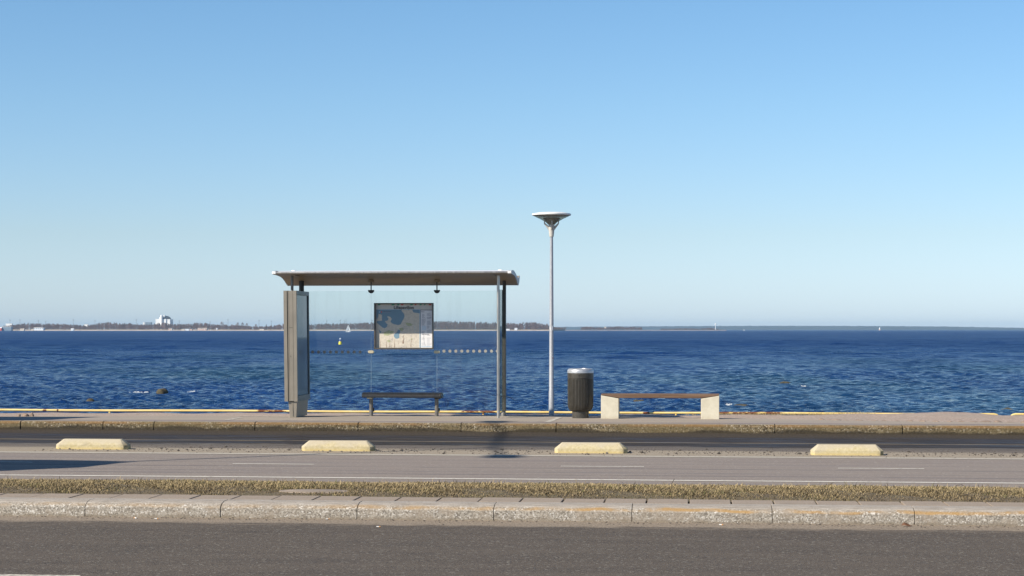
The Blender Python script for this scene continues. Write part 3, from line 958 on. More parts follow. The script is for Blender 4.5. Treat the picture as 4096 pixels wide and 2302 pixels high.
flat('map_sea', [
    [(230, 300), (885, 300), (905, 345), (962, 410), (975, 470), (950, 540), (905, 620), (870, 690), (800, 705), (720, 690), (640, 660), (605, 610), (640, 545), (600, 490), (525, 470), (520, 500), (550, 520), (545, 565), (520, 590), (455, 600), (480, 645), (530, 690), (505, 760), (450, 790), (390, 770), (300, 690), (240, 640), (245, 600), (380, 590), (380, 440), (330, 420), (290, 410), (285, 470), (255, 540), (230, 560)],
    [(1175, 300), (1372, 300), (1372, 395), (1290, 385), (1210, 375)],
    [(690, 960), (770, 895), (800, 830), (860, 840), (860, 880), (835, 950), (835, 1040), (800, 1062), (740, 1064), (700, 1020)],
    [(300, 830), (365, 880), (350, 915), (320, 905)]], M['mapwater'], 3)
flat('map_woods', [[(990, 640), (1110, 650), (1200, 690), (1130, 735), (1040, 720)], [(830, 790), (930, 770), (960, 820), (900, 870), (860, 850)], [(430, 900), (560, 840), (700, 870), (660, 930), (540, 985), (430, 975)], [(1140, 1050), (1180, 1060), (1180, 1095), (1145, 1090)], [(500, 1120), (560, 1090), (620, 1130), (560, 1165)]], M['mapgreen'], 3)
rg = random.Random(3)
lines = []
for i in range(46):
    x, y = rg.uniform(300, 1340), rg.uniform(700, 1290)
    if 680 < x < 880 and 820 < y < 1080: continue
    a = rg.uniform(0, 3.14); l = rg.uniform(40, 170)
    dx, dy = math.cos(a) * l, math.sin(a) * l * .7
    lines.append([(x, y), (x + dx, y + dy), (x + dx + 2, y + dy + 4), (x + 2, y + 4)])
lines = [l for l in lines if all(232 < x < 1370 and 302 < y < 1306 for x, y in l)]
flat('map_roads', lines, M['greyink'], 4)
flat('map_border', [rect(230, 296, 1386, 303), rect(1372, 303, 1386, 1312), rect(230, 1304, 1372, 1312), rect(1240, 720, 1244, 900), rect(1240, 900, 1372, 904)], M['blueink'], 5)
st = []; sr = []; sg = []; 
for x0, w_, kind in ((265, 60, 'g'), (625, 75, 'g'), (770, 55, 'g'), (870, 65, 'r'), (1110, 70, 'g'), (1235, 40, 'r'), (1360, 55, 'g'), (1475, 40, 'g'), (1605, 65, 'r')):
    q = [(x0 + 20, 152), (x0 + w_ + 20, 152), (x0 + w_, 184), (x0, 184)]
    (sg if kind == 'g' else sr).append(q)
flat('green_stripes', sg, M['greenink'], 2); flat('red_stripes', sr, M['redink'], 2)
flat('timetable', [rect(1398, 318, 1714, 1308)], M['sheet'], 3)
flat('sheet_gap', [rect(1387, 303, 1397, 1312), rect(1387, 303, 1700, 317)], M['ink'], 2)
tl = []
def para(x0, x1, y0, y1, step=13, th=6):
    y = y0
    while y < y1:
        tl.append(rect(x0, y, x0 + (x1 - x0) * rg.uniform(.55, 1), y + th)); y += step
para(1422, 1500, 385, 392); para(1435, 1520, 420, 520); para(1422, 1540, 540, 710); para(1560, 1680, 395, 470, 15); para(1560, 1685, 490, 555); para(1560, 1690, 590, 705); para(1560, 1640, 720, 800, 14); para(1560, 1690, 830, 915, 17); para(1425, 1520, 865, 930, 14); para(1570, 1690, 960, 985, 16); para(1425, 1530, 1040, 1100, 20, 4); para(1560, 1690, 1040, 1270, 22, 4); para(1425, 1540, 1170, 1240, 22, 4)
para(410, 620, 262 + 95, 262 + 96)
flat('printed_text', tl, M['greyink'], 4)
flat('printed_table', [rect(1425, 730 + 12 * i, 1545, 734 + 12 * i) for i in range(10)] + [rect(1415, 1264, 1705, 1274)], M['blueink'], 4)
flat('transport_symbols', [rect(300, 345, 330, 378)], M['blueink'], 4); flat('transport_symbol', [[(350, 362), (357, 345), (367, 340), (378, 346), (384, 362), (378, 378), (367, 383), (356, 378)]], M['redink'], 4)
drip = []
for x, y0, y1, w_ in ((335, 1100, 1300, 7), (495, 1120, 1295, 9), (583, 1130, 1290, 9), (708, 1085, 1295, 9), (945, 960, 1190, 12), (925, 1090, 1190, 14), (1160, 1050, 1165, 7), (1140, 1170, 1290, 12), (815, 1110, 1210, 4), (628, 1220, 1300, 5), (1020, 1230, 1310, 5)):
    drip.append([(x - w_ / 2, y1), (x - 1, y0), (x + 1, y0), (x + w_ / 2, y1)])
flat('rust_drips', drip, M['rustdrip'], 5)
scr = []
pts = [(1465, 905), (1478, 980), (1476, 1060), (1485, 1130), (1500, 1190), (1525, 1245)]
for a, b in zip(pts[:-1], pts[1:]): scr.append([(a[0], a[1]), (a[0] + 6, a[1]), (b[0] + 6, b[1]), (b[0], b[1])])
flat('pen_scrawl', scr, M['greyink'], 5)
print_sheets()
def text(name, s, cx, cy, width_px, mat, k, bold=0., parent=case):
    cu = bpy.data.curves.new(name, 'FONT'); cu.body = s; cu.align_x = 'CENTER'; cu.align_y = 'CENTER'; cu.offset = bold; cu.size = 1
    cu.resolution_u = 3
    tmp = bpy.data.objects.new(name + '_tmp', cu); COL.objects.link(tmp)
    bpy.context.view_layer.update()
    me = bpy.data.meshes.new_from_object(tmp.evaluated_get(bpy.context.evaluated_depsgraph_get()))
    wd = tmp.dimensions.x
    bpy.data.objects.remove(tmp)
    sc = (width_px / 6.583 / F * YM) / wd
    c = mp(cx, cy, k)
    off = WL[parent.name]
    me.transform(Matrix.Translation((c[0] - off[0], c[1] - off[1], c[2] - off[2])) @ Matrix.Rotation(R(90), 4, 'X') @ Matrix.Scale(sc, 4))
    me.materials.clear(); me.materials.append(mat); me.name = name
    o = bpy.data.objects.new(name, me); COL.objects.link(o); o.parent = parent; WL[o.name] = off
    return o
text('stop_name', 'Lillepaviljon', 955, 248, 540, M['ink'], 3, .028)
text('map_heading', 'Tallinna ühistransport', 515, 350, 225, M['ink'], 4, .01)
text('map_heading', 'Tallinn Public Transport', 515, 376, 215, M['greyink'], 4)
text('timetable_heading', 'Piletiinfo', 1452, 356, 95, M['ink'], 4, .02)
text('timetable_heading', 'Ticket information', 1520, 954, 195, M['ink'], 4, .02)

# advertising light box with its foot, leaning a touch as in the photograph
LEAN = -.0113
def lean(mb):
    mb.v = [(x + (z - .45) * LEAN, y, z) for x, y, z in mb.v]; return mb
ax0 = X_at(1138.5, 33.05); ax1 = ax0 + .237
ay0, ay1 = 33.05, 34.16
az0, az1 = .452, 2.452
# keep the box top at the photographed height
az1 = on_y(1160, 1159.5, ay0)[2]; az0 = on_y(1160, 1603, ay0)[2]
mb = MB()
wch = (ax1 - ax0)
mb.box(ax0, ax0 + wch * .26, ay0, ay1, az0, az1)
mb.box(ax0 + wch * .31, ax0 + wch * .385, ay0 + .012, ay1 - .01, az0 + .005, az1)
mb.box(ax0 + wch * .41, ax0 + wch * .71, ay0 + .006, ay1 - .01, az0 + .01, az1 - .003)
mb.box(ax0 + wch * .735, ax1, ay0, ay0 + .05, az0, az1)
mb.box(ax0 + wch * .735, ax1, ay1 - .08, ay1, az0, az1)
mb.box(ax0 + wch * .735, ax1, ay0 + .05, ay1 - .08, az0, az0 + .10)
mb.box(ax0 + wch * .735, ax1, ay0 + .05, ay1 - .08, az1 - .075, az1)
ad = lean(mb).build('advertising_box', M['alu'], sh, bevel=.004)
lean(MB().box(ax0 + .01, ax1 - .045, ay0 + .03, ay1 - .02, az0 + .006, az1 - .012)).build('core', M['dark'], ad)
lean(MB().box(ax1 - .045, ax1 - .012, ay0 + .055, ay1 - .085, az0 + .105, az1 - .08)).build('poster_glass', M['poster'], ad)
M['poster'].node_tree.nodes['Principled BSDF'].inputs['Coat Weight'].default_value = .62
M['poster'].node_tree.nodes['Principled BSDF'].inputs['Coat Roughness'].default_value = .02
lean(MB().box(ax1, ax1 + .003, ay0 + .02, ay1 - .01, az0 + .002, az0 + .098)).build('trim', M['alu_side'], ad)
lean(MB().box(ax1, ax1 + .003, ay0 + .02, ay1 - .01, az1 - .073, az1 - .004)).build('trim', M['alu_side'], ad)
lean(MB().box(ax1 - .0005, ax1 + .0032, ay1 - .095, ay1 - .012, az0 + .0985, az1 - .0735)).build('trim', M['dark'], ad)
for yy, ww in ((33.45, .16), (33.84, .16)):
    lean(MB().box(ax1 + .0035, ax1 + .0045, yy, yy + ww, az1 - .056, az1 - .024)).build('maker_plate', M['leg'], ad)
lean(MB().box(ax0 + wch * .41, ax0 + wch * .71, ay0 + .003, ay0 + .0055, 1.78, 1.786)).build('door_gap', M['dark'], ad)
lean(MB().lathe(ax0 + wch * .5, ay0 + .002, [(.006, 1.26), (.006, 1.27)], 10)).build('lock', M['dark'], ad)
# foot: tapers toward the ground
fx0, fx1 = X_at(1153.8, 33.1), X_at(1189, 33.1)
gx0, gx1 = X_at(1159.5, 33.1), X_at(1185.5, 33.1)
foot = MB().hexa([(gx0, 33.1, P), (gx1, 33.1, P), (gx1, 34.03, P), (gx0, 34.03, P), (fx0, 33.09, az0), (fx1, 33.09, az0), (fx1, 34.05, az0), (fx0, 34.05, az0)]).build('foot', M['alu'], ad, bevel=.004)
MB().box((gx0 + gx1) / 2 - .0015, (gx0 + gx1) / 2 + .0015, 33.088, 33.094, P + .02, az0 - .02).build('foot_seam', M['dark'], ad)

# ------------------------------------------------------------------ waiting bench inside the shelter
YB2 = 33.82
b0, b1 = X_at(1453.5, YB2), X_at(1769, YB2)
zt = on_y(1610, 1566, YB2)[2]
wb = empty('waiting_bench', ((b0 + b1) / 2, YB2, P), 'black rounded bar bench on two round grey legs inside the shelter', 'bench')
half = []
for i in range(13):
    t = math.pi * i / 12
    half.append((YB2 + .16 * math.cos(t) * -1, zt - .055 + .055 * math.sin(t)))
prof = half + [(YB2 + .16, zt - .09), (YB2 + .14, zt - .098), (YB2 - .14, zt - .098), (YB2 - .16, zt - .09)]
MB().prism_x(prof, b0, b1 - .03, True).build('seat', M['blackseat'], wb, sharp=50)
MB().prism_x([(y, z - .003 if z < zt - .06 else z + .003) for y, z in prof], b1 - .03, b1).build('seat_end', M['dark'], wb, bevel=.006)
for px in (1484.8, 1746.8):
    cx = X_at(px, YB2)
    lg = MB().tube([(cx, YB2, P), (cx, YB2, zt - .095)], .0355, 20).build('leg', M['leg'], wb)
    MB().box(cx - .06 if px < 1600 else cx - .03, cx + .03 if px < 1600 else cx + .075, YB2 - .12, YB2 + .12, zt - .118, zt - .0985).build('bracket', M['clip'] if px < 1600 else M['dark'], wb)
    MB().box(cx + .032, cx + .05, YB2 + .02, YB2 + .05, P + .08, P + .15).build('ground_clip', M['dark'], lg)

# ------------------------------------------------------------------ footway lamp
LY = 36.8
lx = X_at(2206, LY)
LZ = bank_z(lx, LY) - .02
lp = empty('street_lamp', (lx, LY, LZ), 'slender galvanised lamp post with a wide conical bowl head', 'street lamp')
def lz(py): return on_y(2206, py, LY)[2]
sc_ = LY / CA / F
MB().lathe(lx, LY, [(.054, LZ), (.054, lz(1563)), (.049, lz(1561)), (.031, lz(945))], 28).build('pole', M['galv'], lp)
MB().lathe(lx, LY, [(.042, lz(948)), (.046, lz(944)), (.060, lz(912)), (.060, lz(900.5))], 28).build('socket', M['lampgrey'], lp)
MB().lathe(lx, LY, [(.067, lz(900)), (.12, lz(889)), (.24, lz(876)), (.386, lz(862))], 48).build('bowl', M['bowl'], lp)
MB().lathe(lx, LY, [(.062, lz(898)), (.17, lz(874)), (.165, lz(872)), (.05, lz(870))], 36).build('reflector', M['lampin'], lp)
MB().lathe(lx, LY, [(.30, lz(865)), (.388, lz(862.5)), (.392, lz(858.5)), (.385, lz(856)), (.25, lz(851)), (.10, lz(849.5)), (.001, lz(849))], 48).build('hood', M['capw'], lp)
for i in range(4):
    a = R(8 + 90 * i)
    dx, dy = math.cos(a), math.sin(a)
    o_ = lambda r, py: (lx + r * dx, LY + r * dy, lz(py))
    mb = MB()
    pts = [(.056, 924), (.142, 895), (.142, 882)]
    th = .010
    s_ = (-dy * th, dx * th)
    # wide gusset plate low, slim vertical finger above
    outer = [(.05, 924), (.150, 896.5), (.150, 881), (.128, 882.5), (.128, 893), (.05, 907)]
    n = len(outer)
    vs = [(lx + r * dx + s_[0], LY + r * dy + s_[1], lz(py)) for r, py in outer] + [(lx + r * dx - s_[0], LY + r * dy - s_[1], lz(py)) for r, py in outer]
    mb.add(vs, [tuple(range(n)), tuple(range(2 * n - 1, n - 1, -1))] + [(q, (q + 1) % n, n + (q + 1) % n, n + q) for q in range(n)])
    mb.build('arm', M['lampgrey'], lp)
def sticker(py, r, rz, a, mat, name):
    rr = .049 - (.018 * (1561 - py) / 616) + .0015
    vs = [(lx, LY, lz(py))]; vs = []
    n = 18
    for i in range(n):
        t = 2 * math.pi * i / n
        th = a + r * math.cos(t) / rr
        vs.append((lx + rr * math.sin(th), LY - rr * math.cos(th), lz(py) + rz * math.sin(t)))
    MB().poly(vs).build(name, mat, lp)
sticker(1310, .036, .052, .0, M['sticker'], 'round_sticker')
sticker(1423, .010, .014, .75, M['sticker'], 'small_sticker'); sticker(1429, .010, .012, .75, M['redink'], 'small_sticker'); sticker(1436, .010, .010, .75, M['sticker'], 'small_sticker')

# ------------------------------------------------------------------ litter bin
BY = 33.42
bx = X_at(2322, BY)
bn = empty('litter_bin', (bx, BY, P), 'dark grey ribbed round litter bin with a silver steel lid', 'litter bin')
H0 = P
ribs = 52
NB = ribs * 6
def rib(t, j):
    ph = (t * ribs / (2 * math.pi)) % 1.0
    g = 1 if ph < .55 else 0
    return 1 - (.055 if not g else 0) * RIBK[j]
bprof = [(.155, H0 + .12, 0), (.170, H0 + .128, .4), (.205, H0 + .150, 1), (.226, H0 + .195, 1), (.234, H0 + .26, 1), (.234, H0 + .70, 1), (.234, H0 + .712, .0)]
RIBK = [k for _, _, k in bprof]
MB().lathe(bx, BY, [(r, z) for r, z, _ in bprof], NB, rib).build('body', M['binm'], bn, sharp=25)
MB().lathe(bx, BY, [(.150, H0), (.152, H0 + .125)], 40).build('pedestal', M['binm'], bn)
MB().lathe(bx, BY, [(.228, H0 + .70), (.228, H0 + .722), (.236, H0 + .726), (.236, H0 + .815)], 48).build('collar', M['binm'], bn)
MB().lathe(bx, BY, [(.237, H0 + .815), (.238, H0 + .85), (.232, H0 + .872), (.215, H0 + .888), (.19, H0 + .894), (.14, H0 + .896), (.13, H0 + .87), (.001, H0 + .865)], 48).build('lid', M['lid'], bn)
cb = bpy.data.objects
mb = MB(); mb.tube([(bx - .01, BY - .2375, H0 + .77), (bx - .01, BY - .232, H0 + .77)], .013, 14); mb.build('keyhole', M['dark'], bn)

# ------------------------------------------------------------------ concrete and wood bench
YC = 33.22
cx0, cx1 = X_at(2404, YC), X_at(2877, YC)
li, ri = X_at(2474.5, YC), X_at(2804, YC)
zc = on_y(2640, 1573.5, YC)[2]
cb = empty('concrete_bench', ((cx0 + cx1) / 2, YC + .21, P), 'long bench of brown wood on two white concrete blocks', 'bench')
d0, d1 = YC, YC + .42
zlo, zhi = zc - .068, zc - .026
def leg(xa, za, xb, zb):
    return MB().hexa([(xa, d0, P - .01), (xb, d0, P - .01), (xb, d1, P - .01), (xa, d1, P - .01), (xa, d0, za), (xb, d0, zb), (xb, d1, zb), (xa, d1, za)]).build('leg', M['conc'], cb, bevel=.006)
leg(cx0, zhi, li, zlo - .012); leg(ri, zlo - .012, cx1, zhi)
# three boards side by side, mitred to sit on the sloping blocks
for i in range(3):
    ya, yb = d0 + .003 + i * .14, d0 + .003 + i * .14 + .134
    pts = [(cx0, zc), (cx1, zc), (cx1, zhi + .004), (ri - .02, zlo - .004), (li + .02, zlo - .004), (cx0, zhi + .004)]
    n = 6
    vs = [(x, ya, z) for x, z in pts] + [(x, yb, z) for x, z in pts]
    MB().add(vs, [tuple(range(n)), tuple(range(2 * n - 1, n - 1, -1))] + [(q, (q + 1) % n, n + (q + 1) % n, n + q) for q in range(n)]).build('seat_board', M['wood'], cb, bevel=.004)
mb = MB(); c = X_at(2640, YC); mb.tube([(c, YC + .0005, zc - .035), (c, YC + .006, zc - .035)], .007, 10); mb.build('bolt', M['dark'], cb)

# ------------------------------------------------------------------ yellow rails along the sea wall
RY = 38.3
rz = on_y(2100, 1646, RY)[2]
def rail(x0, x1, end0, end1, label):
    t = empty('guard_rail', ((x0 + x1) / 2, RY, -.9), label, 'railing')
    pts = []
    if end0: pts += [(x0 - .14, RY, -.88), (x0 - .14, RY, rz - .16), (x0 - .12, RY, rz - .06), (x0 - .05, RY, rz - .01)]
    pts += [(x, RY, rz + .004 * math.sin(x * 1.1)) for x in np.linspace(x0, x1, max(2, int((x1 - x0) / .5)))]
    if end1: pts += [(x1 + .05, RY, rz - .01), (x1 + .12, RY, rz - .06), (x1 + .14, RY, rz - .16), (x1 + .14, RY, -.88)]
    MB().tube(pts, .0245, 16).build('top_rail', M['rail'], t)
    MB().tube([(x0 - (.13 if end0 else 0), RY, rz - .45), (x1 + (.13 if end1 else 0), RY, rz - .45)], .018, 12).build('mid_rail', M['rail'], t)
    px = X_at(2704, RY)
    k = px - 60
    while k < x1:
        if k > x0: MB().tube([(k, RY, -.9), (k, RY, rz - .01)], .02, 12).build('post', M['rail'], t)
        k += 4.0
xe = X_at(3975, RY)
rail(-30, xe, False, True, 'long yellow tube railing with rust patches running behind the shelter and bench')
rail(X_at(4062, RY), 30, True, False, 'short piece of yellow railing with a bent end at the right edge')

# ------------------------------------------------------------------ stones on land
def stone_mesh(rx, ry, rz_, seed, flat_=.0):
    rs = random.Random(seed)
    import bmesh
    bm = bmesh.new(); bmesh.ops.create_icosphere(bm, subdivisions=3, radius=1)
    ph = [(rs.uniform(0, 6), rs.uniform(1.2, 2.6), Vector((rs.uniform(-1, 1), rs.uniform(-1, 1), rs.uniform(-1, 1)))) for _ in range(6)]
    for v in bm.verts:
        k = 1 + sum(.09 * math.sin(p + f * v.co.dot(d) * 2) for p, f, d in ph)
        v.co = Vector((v.co.x * rx * k, v.co.y * ry * k, max(v.co.z, -.35) * rz_ * k))
    return bm
def stone(name, loc, rx, ry, rz_, seed, mat, label, cat, group=None):
    bm = stone_mesh(rx, ry, rz_, seed)
    me = bpy.data.meshes.new(name); bm.to_mesh(me); bm.free()
    me.polygons.foreach_set('use_smooth', [True] * len(me.polygons)); me.materials.append(mat)
    o = bpy.data.objects.new(name, me); COL.objects.link(o); o.location = loc
    return tag(o, label, cat, group)
for px, py, rx, rzz, lab in ((74, 1657, .055, .05, 'rounded tan stone at the back edge of the pavement, left one of three'),
                             (103, 1655, .075, .055, 'broad pinkish stone at the back edge of the pavement, middle one of three'),
                             (127, 1656, .04, .06, 'small upright grey stone at the back edge of the pavement, right one of three')):
    c = on_z(px, py + 6, .13)
    stone('field_stone', (c[0], c[1], bank_z(c[0], c[1]) + .005), rx, rx * .8, rzz, int(px), M['stone'], lab, 'stone')
for i, px in enumerate(np.linspace(3290, 4080, 17)):
    x = X_at(px, 33.0); y = edge_y(x) + .06 + random.uniform(-.03, .05)
    stone('edging_stone', (x, y, P - .02), random.uniform(.06, .10), random.uniform(.06, .1), random.uniform(.025, .045), 300 + i, M['stone'],
          'flat pinkish edging stone half buried along the back of the pavement at right', 'stone', 'edging stones at the back of the pavement')

vs, fs, tn = [], [], []
rw = random.Random(9)
for i in range(800):
    px = rw.choice((rw.uniform(2740, 3500), rw.uniform(2850, 3450))); y = 37.0 + rw.gauss(0, .12); x = X_at(px, 37.0)
    z = bank_z(x, min(y, CY)) - .004; hh = rw.uniform(.02, .06); a = rw.uniform(0, 6.28); q = len(vs)
    vs += [(x - .003, y, z), (x + .003, y, z), (x + math.cos(a) * hh * .6, y + math.sin(a) * hh * .6, z + hh)]
    fs.append((q, q + 1, q + 2)); tn.append(rw.uniform(.3, .9))
wd_ = np_mesh('dry_weeds', np.array(vs), np.array(fs), M['grass'])
a_ = wd_.data.attributes.new('tint', 'FLOAT', 'POINT'); a_.data.foreach_set('value', np.repeat(np.array(tn), 3).astype(np.float32))
stuff(wd_)
# ------------------------------------------------------------------ litter by the gutter
def butt(px, py, ang, label):
    c = on_z(px, py, 0.0)
    t = empty('cigarette_butt', (c[0], c[1], .004), label, 'cigarette butt')
    d = (math.cos(ang), math.sin(ang))
    q = lambda s: (c[0] + d[0] * s, c[1] + d[1] * s, .0055)
    MB().tube([q(-.018), q(.004)], .0045, 8).build('paper', M['butt'], t)
    MB().tube([q(.004), q(.017)], .0047, 8).build('filter', M['filt'], t)
butt(541, 2071, 2.6, 'crumpled cigarette butt against the kerb near the left joint')
butt(626, 2074, .15, 'straight white cigarette butt with orange filter lying along the left kerb')
butt(1311, 2075, .3, 'white cigarette butt under the kerb below the manhole cover')
butt(1514, 2106, .1, 'white cigarette butt lying out on the asphalt edge below the shelter bench')
butt(2885, 2098, -.1, 'pale cigarette butt in the gutter below the concrete bench')
c = on_z(3625, 2103, 0)
mb = MB()
pts = [(-.045, 0, .01), (-.02, .012, .035), (.0, .008, .03), (.03, .01, .012), (.05, 0, .003), (.02, -.012, .004), (-.01, -.014, .012)]
mb.poly([(c[0] + x, c[1] + y, z) for x, y, z in pts]); mb.poly([(c[0] + x, c[1] + y + .002, z + .002) for x, y, z in pts])
tag(mb.build('dead_leaf', M['leaf']), 'curled brown dead leaf lying against the kerb at the right', 'leaf')
def twig(px, py, pts, label):
    c = on_y(px, py, 20.4)
    tag(MB().tube([(c[0] + x, 20.4 + y, .02 + z) for x, y, z in pts], .0035, 6).build('twig', M['twig']), label, 'twig')
twig(3840, 1935, [(-.09, 0, 0), (-.03, .01, .045), (.02, .0, .05), (.09, -.02, .01)], 'bent dark twig arching above the grass verge at the right')
twig(2690, 1916, [(-.03, 0, .0), (.0, .01, .05), (.02, 0, .09)], 'thin dark twig sticking up from the grass verge below the concrete bench')

# ------------------------------------------------------------------ tall lamp and added boards out of the frame that throw the shadows on the road
hm = 11.0
bxm, bym = -3.05 - 1.12 * hm, 27.3 - .86 * hm
tl_ = empty('road_lamp', (bxm, bym, .1), 'tall double armed road lamp standing in the grass verge, its shadow crossing the cycle path', 'street lamp')
MB().tube([(bxm, bym, .08), (bxm, bym, hm * .55), (bxm + .05, bym, hm)], [.055, .048, .035], 16).build('mast', M['galv'], tl_)
MB().tube([(bxm + .25, bym - 2.05, hm + .12), (bxm + .05, bym, hm), (bxm - .42, bym + 4.6, hm + .12)], .036, 12).build('arm', M['galv'], tl_)
for dx, dy in ((.25, -2.05), (-.42, 4.6)):
    MB().box(bxm + dx - .22, bxm + dx + .24, bym + dy - .30, bym + dy + .30, hm + .07, hm + .18).build('lamp_head', M['lampgrey'], tl_, bevel=.04)
def board(name, pts, y, dx, zleg, label):
    """board added to cast a shadow, facing the road: pts in (x, z)"""
    xs_ = [p[0] for p in pts]
    t = empty(name, (sum(xs_) / len(xs_), y, 0), label, 'added board')
    n = len(pts)
    vs = [(x, y + dx * (x - xs_[0]), z) for x, z in pts] + [(x, y + .05 + dx * (x - xs_[0]), z) for x, z in pts]
    MB().add(vs, [tuple(range(n)), tuple(range(2 * n - 1, n - 1, -1))] + [(q, (q + 1) % n, n + (q + 1) % n, n + q) for q in range(n)]).build('panel', M['alu'], t)
    for x in (min(xs_) + .8, min(xs_) + 3.2):
        MB().tube([(x, y + .08 + dx * (x - xs_[0]), zleg), (x, y + .08 + dx * (x - xs_[0]), 1.2)], .04, 12).build('post', M['galv'], t)
def cast(px_pts, z0, Yb):
    """outline of a flat board in the plane y = Yb whose sun shadow has the given outline on the level z0"""
    out = []
    for px, py in px_pts:
        g = on_z(px, py, z0)
        k = (g[1] - Yb) / SUN.y
        out.append((g[0] - SUN.x * k, z0 - SUN.z * k))
    return out
board('shadow_board', cast([(-520, 1893), (0, 1881), (200, 1872), (326, 1867), (420, 1856), (480, 1849), (540, 1844.5), (400, 1841), (200, 1837.5), (-520, 1834)], 0, 20.2), 20.2, .0, 0,
      'large grey board on tall posts, added left of the view to cast a shadow')
board('shadow_board', cast([(-500, 1681), (0, 1679), (100, 1678.5), (200, 1676), (290, 1670.5), (400, 1665), (250, 1664.6), (-500, 1663)], P, 30.4), 30.4, .0, 0,
      'grey board on two posts in the bus bay, added to cast a shadow')

# ------------------------------------------------------------------ sea
def sea():
    ys = [38.9]
    while ys[-1] < 84: ys.append(ys[-1] + .5)
    while ys[-1] < 650: ys.append(ys[-1] * 1.0021)
    while ys[-1] < 1500: ys.append(ys[-1] * 1.006)
    while ys[-1] < 52000: ys.append(ys[-1] * 1.06)
    ys = np.array(ys)
    nc = 900
    u = np.linspace(-1, 1, nc)
    u = np.concatenate([[-9, -6, -4, -2.6, -1.8, -1.3], u, [1.3, 1.8, 2.6, 4, 6, 9]])
    halfw = .33 * ys + 8
    Xg = (u[None, :] * halfw[:, None]) - .06 * ys[:, None]
    Yg = np.repeat(ys[:, None], len(u), 1)
    dyv = np.gradient(ys)[:, None]; dxv = (2 * halfw / nc)[:, None]
    Z = np.zeros_like(Xg)
    # wind patches: rougher and smoother water
    g = .92 + .12 * np.sin(.051 * Xg + .023 * Yg + 1) + .10 * np.sin(.021 * Xg - .037 * Yg) + .08 * np.sin(.13 * Xg + .07 * Yg + 2)
    g = np.clip(g, .45, 1.35)
    r = np.random.default_rng(21)
    n = 96
    for i in range(n):
        lam = 1.8 * (0.2) ** (i / (n - 1)) * r.uniform(.9, 1.1)
        ang = r.normal(math.radians(-104), .60 if lam > 1 else .85)     # wind off the open water
        k = 2 * np.pi / lam
        amp = r.uniform(.55, 1.15) * .040 / k * (1.25 if .6 < lam < 2.2 else .9)
        fade = np.clip((lam / np.maximum(2.3 * dyv, 2.3 * dxv) - .8) / 1.0, 0, 1)
        if fade.max() <= 0: continue
        rows = (fade[:, 0] > 0)
        ph = k * (np.cos(ang) * Xg[rows] + np.sin(ang) * Yg[rows]) + r.uniform(0, 6.28)
        sgn = np.sin(ph)
        Z[rows] += fade[rows] * amp * (sgn + .22 * sgn * sgn)
    for i in range(34):
        lam = 13 * (0.30) ** (i / 33) * r.uniform(.9, 1.1)
        ang = r.normal(math.radians(-104), .5); k = 2 * np.pi / lam
        fade = np.clip((lam / np.maximum(2.3 * dyv, 2.3 * dxv) - .8), 0, 1) * np.clip((ys[:, None] - 110) / 200, 0, 1)
        rows = fade[:, 0] > 0
        ph = k * (np.cos(ang) * Xg[rows] + np.sin(ang) * Yg[rows]) + r.uniform(0, 6.28)
        Z[rows] += fade[rows] * r.uniform(.5, 1.1) * .034 / k * np.sin(ph)
    Z *= g
    V = np.stack([Xg, Yg, WATER + Z], 2).reshape(-1, 3)
    nu = len(u); ny = len(ys)
    a = (np.arange(ny - 1)[:, None] * nu + np.arange(nu - 1)[None, :]).ravel()
    Fq = np.stack([a, a + 1, a + nu + 1, a + nu], 1)
    return struct(np_mesh('sea', V, Fq, M['water'], True))
sea()

def sea_rock(px, py, w_px, h_px, seed, label, mat='rock', squash=1):
    c = on_z(px, py, WATER)
    s = c[1] / F
    stone('sea_rock', (c[0], c[1], WATER + .03), w_px * s * .5, w_px * s * .4, h_px * s * .95 * squash, seed, M[mat], label, 'rock')
sea_rock(645, 1577, 56, 34, 5, 'largest olive brown boulder in the sea near the left, beside white foam')
sea_rock(362, 1611, 42, 16, 6, 'small brown boulder low in the sea at the far left')
sea_rock(2968, 1626, 70, 11, 8, 'long flat mossy rock in the sea just right of the concrete bench')
sea_rock(2555, 1606, 52, 10, 9, 'low mossy rock in the sea seen under the bench seat')
sea_rock(2600, 1643, 80, 12, 10, 'wide dark rock at the waterline behind the yellow rail under the bench')
sea_rock(4032, 1641, 52, 11, 11, 'low dark rock in the sea above the gap in the rail at right')
sea_rock(3140, 1533, 50, 8, 12, 'dark half sunken rock far out right of the bench')
sea_rock(3225, 1551, 30, 8, 13, 'small rock with spray farther out at the right')
def foam():
    vs, fs = [], []
    rs = random.Random(4)
    for px, py, w_ in ((545, 1571, 22), (580, 1571, 14), (770, 1568, 14), (3212, 1547, 8), (2912, 1622, 14)):
        c = on_z(px, py, WATER); s = c[1] / F
        for q in range(22):
            x = c[0] + rs.gauss(0, w_ * s * .5); y = c[1] + rs.gauss(0, .5); z = WATER + .04 + rs.uniform(0, .06)
            a, b = rs.uniform(.02, .07), rs.uniform(.015, .035)
            o = len(vs)
            vs += [(x - a, y, z), (x, y - .06, z - b * .5), (x + a, y, z), (x, y + .06, z + b)]
            fs += [(o, o + 1, o + 3), (o + 1, o + 2, o + 3), (o, o + 2, o + 1), (o, o + 3, o + 2)]
    stuff(MB().add(vs, fs).build('foam', M['foam']))
foam()

